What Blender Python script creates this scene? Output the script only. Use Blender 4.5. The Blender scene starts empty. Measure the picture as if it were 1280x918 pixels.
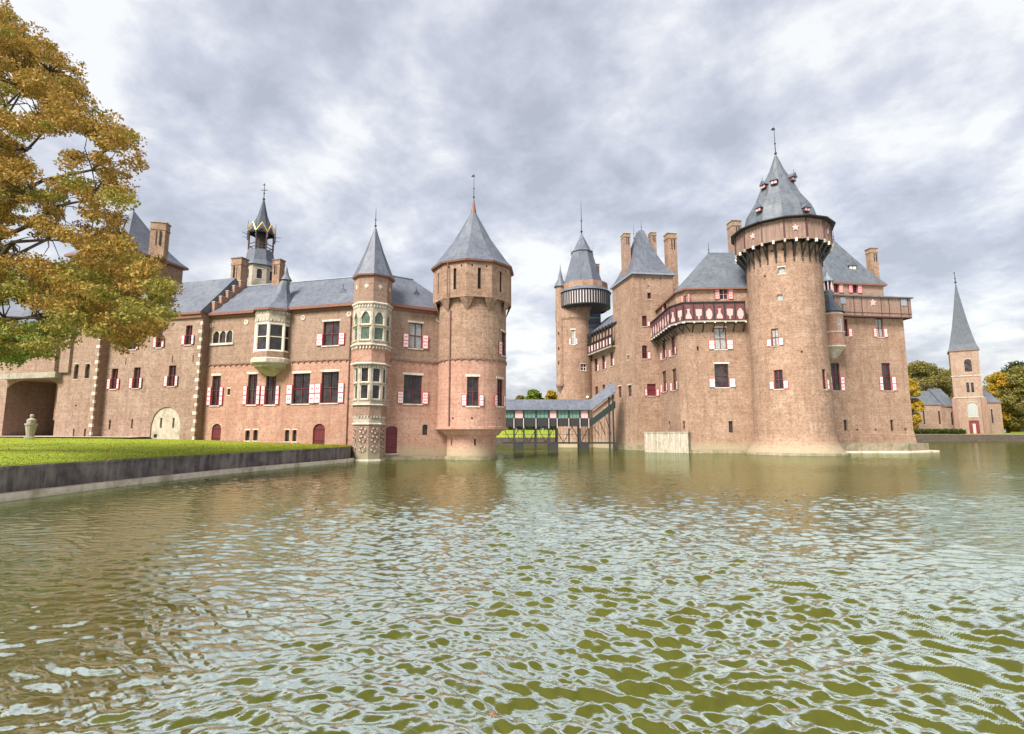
import bpy, math, random
import numpy as np
from mathutils import Vector
random.seed(7); rng = np.random.default_rng(11)
R = math.radians
SC = bpy.context.scene
COL = SC.collection

# ------------------------------------------------------------------ camera, sky, sun, exposure
F, CX, CY, H = 670.0, 640.0, 459.0, 3.0
TH = math.atan(84 / F)
cam = bpy.data.cameras.new('camera'); co = bpy.data.objects.new('camera', cam); COL.objects.link(co)
co.location = (0, 0, H); co.rotation_euler = (math.pi / 2 + TH, 0, 0)
cam.sensor_width = 36; cam.lens = 36 * F / 1280; cam.clip_start = 0.2; cam.clip_end = 6000
SC.camera = co

SUN_DIR = Vector((-0.46, -0.58, 0.78)).normalized()          # towards the veiled sun, behind the camera to the left
w = bpy.data.worlds.new('World'); SC.world = w; w.use_nodes = True
nt = w.node_tree; N = nt.nodes; L = nt.links
for n_ in list(N): N.remove(n_)
def nd(t, **k):
    n = N.new(t)
    for a, b in k.items(): setattr(n, a, b)
    return n
out = nd('ShaderNodeOutputWorld'); bg = nd('ShaderNodeBackground'); bg.inputs[1].default_value = 0.1
sky = nd('ShaderNodeTexSky', sky_type='NISHITA'); sky.sun_disc = False
sky.sun_elevation = math.asin(SUN_DIR.z); sky.sun_rotation = math.atan2(SUN_DIR.x, SUN_DIR.y)
sky.air_density = 1.4; sky.dust_density = 3.0
tc = nd('ShaderNodeTexCoord'); sep = nd('ShaderNodeSeparateXYZ'); L.new(tc.outputs['Generated'], sep.inputs[0])
def mth(op, a, b=None, c=None, clamp=False):
    m = nd('ShaderNodeMath', operation=op); m.use_clamp = clamp
    for i, v in enumerate((a, b, c)):
        if v is None: continue
        if isinstance(v, (int, float)): m.inputs[i].default_value = v
        else: L.new(v, m.inputs[i])
    return m.outputs[0]
zc = mth('MAXIMUM', sep.outputs[2], 0.0); den = mth('ADD', zc, 0.30)
px_ = mth('DIVIDE', sep.outputs[0], den); py_ = mth('DIVIDE', sep.outputs[1], den)
cmb = nd('ShaderNodeCombineXYZ'); L.new(px_, cmb.inputs[0]); L.new(py_, cmb.inputs[1]); cmb.inputs[2].default_value = 3.7
def noise(vec, scale, det, rough, dist=0.0):
    n = nd('ShaderNodeTexNoise'); L.new(vec, n.inputs['Vector'])
    n.inputs['Scale'].default_value = scale; n.inputs['Detail'].default_value = det
    n.inputs['Roughness'].default_value = rough; n.inputs['Distortion'].default_value = dist
    return n.outputs['Fac']
mp = nd('ShaderNodeMapping'); L.new(cmb.outputs[0], mp.inputs[0]); mp.inputs['Rotation'].default_value = (0, 0, R(35)); mp.inputs['Scale'].default_value = (1.0, 1.0, 1)
n1 = noise(mp.outputs[0], 2.5, 9, 0.58, 0.15)
n2 = noise(mp.outputs[0], 6.0, 8, 0.58, 0.15)
mix = mth('ADD', mth('MULTIPLY', n1, 0.64), mth('MULTIPLY', n2, 0.36))
cr = nd('ShaderNodeValToRGB'); L.new(mix, cr.inputs[0])
E = cr.color_ramp.elements
E[0].position = 0.385; E[0].color = (0.52, 0.54, 0.62, 1)
E[1].position = 0.585; E[1].color = (1.06, 1.06, 1.05, 1)
e = E.new(0.455); e.color = (0.65, 0.67, 0.765, 1)
e = E.new(0.51); e.color = (0.80, 0.81, 0.88, 1)
sc_ = nd('ShaderNodeVectorMath', operation='SCALE'); L.new(cr.outputs[0], sc_.inputs[0]); sc_.inputs['Scale'].default_value = 2.85
mx = nd('ShaderNodeMix', data_type='RGBA'); mx.inputs[0].default_value = 0.90
L.new(sky.outputs[0], mx.inputs[6]); L.new(sc_.outputs[0], mx.inputs[7])
L.new(mx.outputs[2], bg.inputs[0]); L.new(bg.outputs[0], out.inputs[0])

sd = bpy.data.lights.new('sun', 'SUN'); sd.energy = 2.6; sd.angle = R(22); sd.color = (1.0, 0.95, 0.88)
so = bpy.data.objects.new('sun', sd); COL.objects.link(so); so.rotation_euler = (-SUN_DIR).to_track_quat('-Z', 'Y').to_euler()
SC.view_settings.view_transform = 'Standard'; SC.view_settings.look = 'None'
SC.view_settings.exposure = 1.72; SC.view_settings.gamma = 1; SC.view_settings.use_curve_mapping = False
SC.render.engine = 'CYCLES'
SC.cycles.max_bounces = 5; SC.cycles.transparent_max_bounces = 6

# ------------------------------------------------------------------ measuring helpers
ct, st = math.cos(TH), math.sin(TH)
def ray(px, py):
    a, b = (px - CX) / F, (CY - py) / F
    return (a, ct - b * st, st + b * ct)
def P(px, py, Y):
    d = ray(px, py); t = Y / d[1]
    return Vector((d[0] * t, Y, H + d[2] * t))
def Z(px, py, Y): return P(px, py, Y).z

# ------------------------------------------------------------------ materials
def mat(name, col, rough=0.85, metal=0.0, build=None, spec=None):
    m = bpy.data.materials.new(name); m.use_nodes = True
    b = m.node_tree.nodes['Principled BSDF']
    b.inputs['Base Color'].default_value = (*col, 1); b.inputs['Roughness'].default_value = rough; b.inputs['Metallic'].default_value = metal
    if spec is not None: b.inputs['Specular IOR Level'].default_value = spec
    if build: build(m.node_tree, b)
    return m
class G:
    """tiny node-graph helper"""
    def __init__(s, t): s.t = t
    def n(s, typ, **k):
        x = s.t.nodes.new(typ)
        for a, b in k.items(): setattr(x, a, b)
        return x
    def l(s, a, b): s.t.links.new(a, b)
    def noise(s, vec, scale, det=4, rough=.55, mapscale=None, dist=0):
        if mapscale:
            m = s.n('ShaderNodeMapping'); m.inputs['Scale'].default_value = mapscale; s.l(vec, m.inputs[0]); vec = m.outputs[0]
        x = s.n('ShaderNodeTexNoise'); s.l(vec, x.inputs['Vector']); x.inputs['Scale'].default_value = scale
        x.inputs['Detail'].default_value = det; x.inputs['Roughness'].default_value = rough; x.inputs['Distortion'].default_value = dist
        return x.outputs['Fac']
    def ramp(s, fac, stops):
        r = s.n('ShaderNodeValToRGB'); s.l(fac, r.inputs[0]); el = r.color_ramp.elements
        el[0].position, el[0].color = stops[0][0], (*stops[0][1], 1)
        el[1].position, el[1].color = stops[-1][0], (*stops[-1][1], 1)
        for p, c in stops[1:-1]:
            q = el.new(p); q.color = (*c, 1)
        return r.outputs[0]
    def mix(s, f, a, b, mode='MIX'):
        m = s.n('ShaderNodeMix', data_type='RGBA', blend_type=mode)
        for i, v in ((0, f), (6, a), (7, b)):
            if isinstance(v, (int, float)): m.inputs[i].default_value = v
            elif isinstance(v, tuple): m.inputs[i].default_value = (*v, 1)
            else: s.l(v, m.inputs[i])
        return m.outputs[2]
    def math(s, op, a, b=None, clamp=False):
        m = s.n('ShaderNodeMath', operation=op); m.use_clamp = clamp
        for i, v in enumerate((a, b)):
            if v is None: continue
            if isinstance(v, (int, float)): m.inputs[i].default_value = v
            else: s.l(v, m.inputs[i])
        return m.outputs[0]
    def bump(s, b, h, st=.3, d=.02):
        x = s.n('ShaderNodeBump'); x.inputs['Strength'].default_value = st; x.inputs['Distance'].default_value = d
        s.l(h, x.inputs['Height']); s.l(x.outputs[0], b.inputs['Normal'])

def brick(name, c1, c2, pale, dark, mortar=(.40, .34, .27), pale_amt=.5, dark_amt=.45):
    def f(t, b):
        g = G(t); uv = g.n('ShaderNodeUVMap').outputs[0]; pos = g.n('ShaderNodeNewGeometry').outputs['Position']
        br = g.n('ShaderNodeTexBrick'); g.l(uv, br.inputs['Vector'])
        br.inputs['Scale'].default_value = 1; br.inputs['Brick Width'].default_value = .30; br.inputs['Row Height'].default_value = .095
        br.inputs['Mortar Size'].default_value = .009; br.inputs['Bias'].default_value = -.1
        br.inputs['Color1'].default_value = (*c1, 1); br.inputs['Color2'].default_value = (*c2, 1); br.inputs['Mortar'].default_value = (*mortar, 1)
        n = g.noise(pos, .22, 5, .6)                                   # patches metres across
        c = g.mix(g.math('MULTIPLY', g.ramp(n, [(.47, (0, 0, 0)), (.66, (1, 1, 1))]), pale_amt), br.outputs[0], pale)
        n2 = g.noise(pos, 1.3, 5, .65)
        c = g.mix(g.math('MULTIPLY', g.ramp(n2, [(.50, (0, 0, 0)), (.70, (1, 1, 1))]), dark_amt), c, dark)
        crs = g.noise(uv, 1, 3, .7, (.10, 5.5, 1))                     # courses of differing brick
        c = g.mix(.42, c, g.ramp(crs, [(.34, tuple(x * .72 for x in c1)), (.5, c1), (.66, pale)]))
        blot = g.noise(pos, .55, 6, .75, dist=.4)
        c = g.mix(g.math('MULTIPLY', g.ramp(blot, [(.50, (0, 0, 0)), (.60, (1, 1, 1))]), .5), c, pale)
        fine = g.noise(pos, 3.2, 5, .8)
        c = g.mix(g.math('MULTIPLY', g.ramp(fine, [(.50, (0, 0, 0)), (.60, (1, 1, 1))]), .62), c, dark)
        sp = g.noise(uv, 1, 2, .8, (2.4, 6.5, 1))                      # odd burnt and pale bricks
        c = g.mix(g.math('MULTIPLY', g.ramp(sp, [(.56, (0, 0, 0)), (.68, (1, 1, 1))]), .42), c, dark)
        c = g.mix(g.math('MULTIPLY', g.ramp(sp, [(.32, (1, 1, 1)), (.42, (0, 0, 0))]), .32), c, pale)
        stn = g.noise(pos, 1, 4, .6, (1.5, 1.5, .13))                  # vertical rain streaks
        c = g.mix(g.math('MULTIPLY', g.ramp(stn, [(.50, (0, 0, 0)), (.66, (1, 1, 1))]), .36), c, tuple(x * .5 for x in c1))
        zz = g.n('ShaderNodeSeparateXYZ'); g.l(pos, zz.inputs[0])      # algae tide mark and damp at the foot
        wet = g.math('ADD', zz.outputs[2], g.math('MULTIPLY', g.noise(pos, .9, 4), -1.6))
        c = g.mix(g.ramp(g.math('MULTIPLY', wet, .25, True), [(.0, (.75, .75, .75)), (.32, (0, 0, 0))]), c, (.30, .26, .17))
        g.l(c, b.inputs['Base Color']); g.bump(b, br.outputs['Fac'], -.25, .01)
    return mat(name, c1, .92, build=f, spec=.2)

def speck(name, c1, c2, scale=2.0, rough=.8, c3=None, streak=None, spec=None, metal=0):
    def f(t, b):
        g = G(t); pos = g.n('ShaderNodeNewGeometry').outputs['Position']
        n = g.noise(pos, scale, 6, .62)
        c = g.ramp(n, [(.35, c1), (.65, c2)])
        if c3: c = g.mix(g.ramp(g.noise(pos, scale * .3, 4, .6), [(.5, (0, 0, 0)), (.66, (1, 1, 1))]), c, c3)
        if streak: c = g.mix(g.math('MULTIPLY', g.ramp(g.noise(pos, 1, 4, .65, (2.2, 2.2, .25)), [(.48, (0, 0, 0)), (.62, (1, 1, 1))]), .5), c, streak)
        g.l(c, b.inputs['Base Color']); g.bump(b, n, .25, .03)
    return mat(name, c1, rough, metal, f, spec)

def slate(name, c1, c2, c3):
    def f(t, b):
        g = G(t); pos = g.n('ShaderNodeNewGeometry').outputs['Position']; uv = g.n('ShaderNodeUVMap').outputs[0]
        br = g.n('ShaderNodeTexBrick'); g.l(uv, br.inputs['Vector']); br.inputs['Scale'].default_value = 1
        br.inputs['Brick Width'].default_value = .32; br.inputs['Row Height'].default_value = .24; br.inputs['Mortar Size'].default_value = .022
        br.inputs['Color1'].default_value = (*c1, 1); br.inputs['Color2'].default_value = (*c2, 1); br.inputs['Mortar'].default_value = (*[x * .55 for x in c1], 1)
        c = g.mix(g.math('MULTIPLY', g.ramp(g.noise(pos, .35, 5, .65), [(.45, (0, 0, 0)), (.68, (1, 1, 1))]), .6), br.outputs[0], c3)
        c = g.mix(g.math('MULTIPLY', g.ramp(g.noise(pos, 1, 4, .65, (1.8, 1.8, .22)), [(.48, (0, 0, 0)), (.64, (1, 1, 1))]), .6), c, tuple(x * .55 for x in c1))
        g.l(c, b.inputs['Base Color']); g.bump(b, br.outputs['Fac'], -.4, .012)
        rr = g.math('ADD', g.math('MULTIPLY', g.noise(pos, 1.2, 3), .25), .46); g.l(rr, b.inputs['Roughness'])
    return mat(name, c1, .5, build=f)

M = {}
M['brick_pink'] = brick('pink_brick', (0.413, 0.213, 0.156), (0.335, 0.166, 0.118), (0.473, 0.315, 0.240), (0.215, 0.119, 0.084), (0.396, 0.294, 0.228))
M['brick_tan'] = brick('tan_brick', (0.297, 0.192, 0.139), (0.241, 0.145, 0.105), (0.361, 0.255, 0.194), (0.163, 0.102, 0.080), (0.318, 0.247, 0.190))
M['brick_old'] = brick('weathered_old_brick', (0.297, 0.187, 0.139), (0.237, 0.140, 0.101), (0.370, 0.277, 0.215), (0.133, 0.085, 0.067), (0.327, 0.264, 0.206), .75, .7)
M['brick_castle'] = brick('orange_brown_brick', (0.301, 0.179, 0.120), (0.232, 0.132, 0.088), (0.404, 0.285, 0.211), (0.120, 0.077, 0.057), (0.327, 0.255, 0.190), .7, .8)
M['brick_dark'] = brick('red_brown_brick', (0.232, 0.128, 0.097), (0.189, 0.102, 0.076), (0.284, 0.183, 0.139), (0.129, 0.077, 0.059))  # red-brown brick; also painted shade in the gate passage and on return faces
M['stone'] = speck('cream_stone', (.46, .40, .33), (.62, .56, .48), 3, .8, (.36, .31, .25))
M['stone_old'] = speck('weathered_stone', (.33, .28, .22), (.46, .40, .32), 2.2, .9, (.25, .22, .16))
M['stone_moss'] = speck('mossy_quay_stone', (.20, .155, .105), (.30, .245, .175), 2.2, .9, (.15, .14, .075))
M['farwall'] = speck('dark_brick_bank', (.045, .032, .026), (.09, .065, .05), 1.5, .9)
M['stone_pale'] = speck('pale_limestone', (.28, .245, .20), (.37, .32, .27), 3, .85, c3=(.22, .20, .13), streak=(.20, .17, .12))
M['slate'] = slate('blue_grey_slate', (.088, .10, .132), (.12, .136, .17), (.15, .162, .185))
M['slate_b'] = slate('weathered_slate', (.086, .10, .122), (.118, .135, .158), (.15, .162, .172))
M['slate_g'] = slate('green_copper_slate', (.036, .048, .066), (.048, .062, .082), (.062, .076, .092))
M['lead'] = speck('lead_sheet', (.19, .21, .25), (.25, .27, .31), 2, .5)
M['gutter'] = speck('red_brown_gutter', (.16, .065, .045), (.21, .09, .06), 3, .6)
M['red'] = speck('oxblood_paint', (.10, .010, .015), (.15, .016, .022), 4, .55)
M['red_bright'] = speck('red_shutter_paint', (.46, .025, .05), (.56, .04, .07), 5, .5)
M['white'] = speck('white_paint', (.64, .54, .53), (.74, .66, .65), 5, .5)
M['pinkw'] = speck('faded_pink_paint', (.50, .27, .26), (.62, .39, .37), 5, .6)
M['cream'] = speck('cream_paint', (.70, .63, .52), (.78, .72, .62), 4, .55)
M['glass'] = speck('dark_window_glass', (.010, .008, .010), (.055, .045, .045), .9, .09)
M['glass_g'] = speck('leaded_green_glass', (.055, .085, .06), (.12, .16, .12), 5, .15)
M['glass_l'] = speck('curtained_glass', (.22, .23, .22), (.36, .37, .36), 4, .2)
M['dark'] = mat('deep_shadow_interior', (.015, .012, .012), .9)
M['timber'] = speck('brown_boards', (.20, .125, .095), (.27, .175, .135), 3, .8, streak=(.13, .08, .06))
M['blackwood'] = speck('black_tarred_timber', (.010, .010, .010), (.022, .020, .019), 4, .6)
M['darkwood'] = speck('dark_stained_timber', (.055, .022, .022), (.09, .035, .03), 4, .6)
M['redpanel'] = speck('faded_oxblood_panel', (.085, .025, .028), (.14, .05, .05), 2, .6)
M['iron'] = mat('dark_iron', (.03, .028, .03), .5, .4)
M['rustiron'] = speck('brown_downpipe', (.13, .06, .05), (.18, .085, .07), 4, .6)
M['gold'] = mat('gilding', (.62, .42, .12), .4, .6)
M['blue_sheet_and_shade'] = speck('blue_black_sheet_and_shade', (.02, .022, .045), (.04, .045, .08), 2, .5)  # blue lantern band, and painted shadow on the timber oriel
M['greenglass'] = speck('sea_green_glazing', (.06, .15, .12), (.14, .26, .22), 3, .15)
M['greensteel'] = mat('dark_green_steel', (.006, .02, .017), .6)
def grass_b(t, b):
    g = G(t); pos = g.n('ShaderNodeNewGeometry').outputs['Position']
    c = g.ramp(g.noise(pos, .35, 6, .7), [(.32, (.17, .215, .02)), (.52, (.24, .29, .028)), (.70, (.31, .33, .05))])
    c = g.mix(g.math('MULTIPLY', g.noise(pos, 9, 3, .7), .3), c, (.10, .15, .01))
    c = g.mix(g.math('MULTIPLY', g.ramp(g.noise(pos, 1.1, 4, .6), [(.60, (0, 0, 0)), (.72, (1, 1, 1))]), .5), c, (.30, .27, .07))
    g.l(c, b.inputs['Base Color']); g.bump(b, g.noise(pos, 25, 3), .7, .05)
M['grass'] = mat('lawn_grass', (.1, .15, .02), .95, build=grass_b, spec=.1)
M['gravel'] = speck('pale_gravel', (.42, .37, .30), (.52, .47, .40), 8, .95)
M['moatwall'] = speck('black_stained_concrete', (.055, .045, .045), (.12, .10, .095), 1.6, .85, c3=(.20, .165, .15), streak=(.26, .22, .20))
M['ledge'] = speck('pale_kerb_stone', (.56, .48, .37), (.68, .60, .48), 2.5, .85, c3=(.36, .30, .20))
M['bark'] = speck('oak_bark', (.035, .024, .018), (.075, .052, .038), 6, .95)
def leafm(name, cols, trans=.28):
    def f(t, b):
        g = G(t); ge = g.n('ShaderNodeNewGeometry')
        k = len(cols)
        c = g.ramp(ge.outputs['Random Per Island'], [(i / (k - 1), cc) for i, cc in enumerate(cols)])
        n = g.noise(ge.outputs['Position'], .55, 3, .6)
        c = g.mix(g.math('MULTIPLY', g.ramp(n, [(.42, (0, 0, 0)), (.6, (1, 1, 1))]), .45), c, cols[-1])
        g.l(c, b.inputs['Base Color'])
        tr = g.n('ShaderNodeBsdfTranslucent'); g.l(c, tr.inputs[0])
        ms = g.n('ShaderNodeMixShader'); ms.inputs[0].default_value = trans
        o = [x for x in t.nodes if x.type == 'OUTPUT_MATERIAL'][0]
        g.l(b.outputs[0], ms.inputs[1]); g.l(tr.outputs[0], ms.inputs[2]); g.l(ms.outputs[0], o.inputs[0])
    return mat(name, cols[0], .7, build=f, spec=.2)
M['leaf_oak'] = leafm('autumn_oak_leaves', [(.34, .165, .035), (.22, .15, .025), (.46, .27, .065), (.15, .13, .02), (.50, .32, .09), (.30, .18, .035)])
M['leaf_olive'] = leafm('olive_turning_leaves', [(.27, .22, .04), (.18, .18, .03), (.38, .29, .07), (.21, .20, .035)])
M['leaf_green'] = leafm('green_leaves', [(.09, .13, .015), (.15, .20, .03), (.24, .28, .06), (.12, .16, .02)])
M['leaf_mid'] = leafm('dull_green_leaves', [(.15, .145, .035), (.21, .18, .05), (.27, .21, .06), (.14, .14, .035)])
M['leaf_gold'] = leafm('golden_leaves', [(.45, .22, .02), (.36, .24, .025), (.22, .21, .025), (.48, .30, .03)])
M['blade'] = leafm('grass_blades', [(.14, .20, .02), (.21, .27, .035), (.28, .30, .06), (.17, .23, .025)])
M['leaf_dark'] = leafm('dark_hedge_leaves', [(.03, .05, .012), (.05, .075, .018), (.045, .06, .015)])

# ------------------------------------------------------------------ mesh builder and objects
class MB:
    def __init__(s): s.v = []; s.f = []; s.m = []; s.uv = []; s.mats = []
    def mi(s, m):
        if m not in s.mats: s.mats.append(m)
        return s.mats.index(m)
    def poly(s, pts, m, uvs=None):
        i = len(s.v); s.v += [tuple(p) for p in pts]; s.f.append(tuple(range(i, i + len(pts)))); s.m.append(s.mi(m))
        if uvs is None:
            a = Vector(pts[0]); b = Vector(pts[1]); n = None
            for k in range(2, len(pts)):
                n = (b - a).cross(Vector(pts[k]) - a)
                if n.length > 1e-9: break
            if n is None or n.length < 1e-9: uvs = [(0, 0)] * len(pts)
            else:
                n.normalize(); h = Vector((0, 0, 1)).cross(n)
                if h.length < .05: h = Vector((1, 0, 0))
                h.normalize(); vv = n.cross(h)
                uvs = [(Vector(p).dot(h), Vector(p).dot(vv)) for p in pts]
        s.uv += list(uvs)
    def hexa(s, p, m):                                   # p: 8 corners, bottom ring 0-3, top ring 4-7
        for q in ((0, 1, 2, 3), (4, 5, 6, 7), (0, 1, 5, 4), (1, 2, 6, 5), (2, 3, 7, 6), (3, 0, 4, 7)): s.poly([p[i] for i in q], m)
    def box(s, c, sx, sy, z0, z1, m, rot=0.0, top=1.0):
        ca, sa = math.cos(rot), math.sin(rot); pts = []
        for z, k in ((z0, 1), (z1, top)):
            for dx, dy in ((-1, -1), (1, -1), (1, 1), (-1, 1)):
                x, y = dx * sx / 2 * k, dy * sy / 2 * k
                pts.append((c[0] + x * ca - y * sa, c[1] + x * sa + y * ca, z))
        s.hexa(pts, m)
    def bar(s, a, b, r, m, n=6, r2=None):
        a, b = Vector(a), Vector(b); d = (b - a).normalized(); r2 = r if r2 is None else r2
        u = d.cross(Vector((0, 0, 1)))
        if u.length < .05: u = d.cross(Vector((1, 0, 0)))
        u.normalize(); v = d.cross(u)
        A = [a + (u * math.cos(t) + v * math.sin(t)) * r for t in [2 * math.pi * i / n for i in range(n)]]
        B = [b + (u * math.cos(t) + v * math.sin(t)) * r2 for t in [2 * math.pi * i / n for i in range(n)]]
        for i in range(n): j = (i + 1) % n; s.poly([A[i], A[j], B[j], B[i]], m)
        s.poly(A[::-1], m); s.poly(B, m)
    def lathe(s, c, prof, n, m, rot=0.0, uvr=None, mats=None, a0=None, a1=None):
        full = a0 is None
        angs = [rot + 2 * math.pi * i / n for i in range(n + 1)] if full else [a0 + (a1 - a0) * i / n for i in range(n + 1)]
        rr = max(p[0] for p in prof)
        acc = 0
        for k in range(len(prof) - 1):
            (r0, z0), (r1, z1) = prof[k], prof[k + 1]; seg = math.hypot(r1 - r0, z1 - z0)
            mm = mats[k] if mats else m
            for i in range(n):
                t0, t1 = angs[i], angs[i + 1]
                p = [(c[0] + r0 * math.cos(t0), c[1] + r0 * math.sin(t0), z0), (c[0] + r0 * math.cos(t1), c[1] + r0 * math.sin(t1), z0),
                     (c[0] + r1 * math.cos(t1), c[1] + r1 * math.sin(t1), z1), (c[0] + r1 * math.cos(t0), c[1] + r1 * math.sin(t0), z1)]
                uv = [(t0 * rr, acc), (t1 * rr, acc), (t1 * rr, acc + seg), (t0 * rr, acc + seg)]
                if r0 < 1e-5: p = [p[0], p[2], p[3]]; uv = [uv[0], uv[2], uv[3]]
                elif r1 < 1e-5: p = p[:3]; uv = uv[:3]
                s.poly(p, mm, uv)
            acc += seg
    def loft(s, levels, m, cap=True):                    # levels: rings of points with the same count
        for k in range(len(levels) - 1):
            a, b = levels[k], levels[k + 1]; n = len(a)
            for i in range(n):
                j = (i + 1) % n; q = [a[i], a[j], b[j], b[i]]
                o = []
                for p in q:
                    if not o or (Vector(p) - Vector(o[-1])).length > 1e-4: o.append(p)
                if (Vector(o[0]) - Vector(o[-1])).length < 1e-4: o.pop()
                if len(o) >= 3: s.poly(o, m)
        if cap: s.poly(levels[0][::-1], m)
    SPLIT = {'string_course', 'gallery_post', 'beam_end', 'bracket', 'pinnacle', 'gilt_bargeboard', 'carved_frieze', 'quoins', 'painted_ornament', 'emblem', 'gallery_beam_end', 'gutter', 'flute_shade', 'lancet_column', 'buttress', 'hinge', 'pilaster', 'surround', 'tie_beam', 'bartizan_moulding', 'carved_relief', 'glazing_bar', 'gallery_batten', 'post', 'downpipe', 'railing', 'ramp_frame', 'shutter', 'finial', 'chimney', 'spirelet', 'inner_gate_and_shade'}
    SING = {'quoins': 'quoin', 'dentils': 'dentil'}
    def build(s, name, parent=None, label=None, smooth=False):
        if name in s.SPLIT and parent is not None:
            par = list(range(len(s.f))); key = {}
            def fd(i):
                while par[i] != i: par[i] = par[par[i]]; i = par[i]
                return i
            for i, f in enumerate(s.f):
                for k in f:
                    q = tuple(round(c, 3) for c in s.v[k])
                    if q in key: par[fd(i)] = fd(key[q])
                    else: key[q] = i
            grp = {}
            for i in range(len(s.f)): grp.setdefault(fd(i), []).append(i)
            if name in ('string_course', 'gallery_post', 'beam_end', 'bracket', 'pinnacle', 'gilt_bargeboard', 'carved_frieze', 'quoins', 'painted_ornament', 'emblem', 'gallery_beam_end', 'flute_shade', 'lancet_column', 'buttress', 'hinge', 'pilaster', 'surround', 'tie_beam', 'glazing_bar', 'bartizan_moulding') and 1 < len(grp) <= 100:
                st_uv = np.cumsum([0] + [len(f) for f in s.f]); o = None
                for g_ in grp.values():
                    m = MB(); m.mats = s.mats
                    for i in g_:
                        b_ = len(m.v); m.v += [s.v[k] for k in s.f[i]]; m.f.append(tuple(range(b_, b_ + len(s.f[i])))); m.m.append(s.m[i]); m.uv += s.uv[st_uv[i]:st_uv[i + 1]]
                    o = m._build(s.SING.get(name, name), parent, label, smooth)
                return o
        return s._build(name, parent, label, smooth)
    def _build(s, name, parent=None, label=None, smooth=False):
        off = Vector(parent['_w']) if parent is not None else Vector((0, 0, 0))
        me = bpy.data.meshes.new(name)
        v = np.array(s.v, dtype=float).reshape(-1, 3) - np.array(off)
        me.from_pydata([tuple(x) for x in v], [], s.f)
        for x in s.mats: me.materials.append(M[x])
        me.polygons.foreach_set('material_index', s.m)
        ul = me.uv_layers.new(name='UVMap'); ul.data.foreach_set('uv', np.array(s.uv, dtype=np.float32).ravel())
        if smooth: me.polygons.foreach_set('use_smooth', [True] * len(s.f))
        me.update()
        o = bpy.data.objects.new(name, me); COL.objects.link(o)
        if parent is not None: o.parent = parent; o['_w'] = tuple(off)
        if label: o['label'] = label
        return o
def thing(name, label, cat, loc, group=None):
    o = bpy.data.objects.new(name, None); COL.objects.link(o); o.location = loc; o.empty_display_size = .5
    o['label'] = label; o['category'] = cat; o['_w'] = tuple(loc)
    if group: o['group'] = group
    return o
def tag(o, label, cat, group=None, kind=None):
    if label: o['label'] = label
    if cat: o['category'] = cat
    if group: o['group'] = group
    if kind: o['kind'] = kind
    return o

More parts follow.
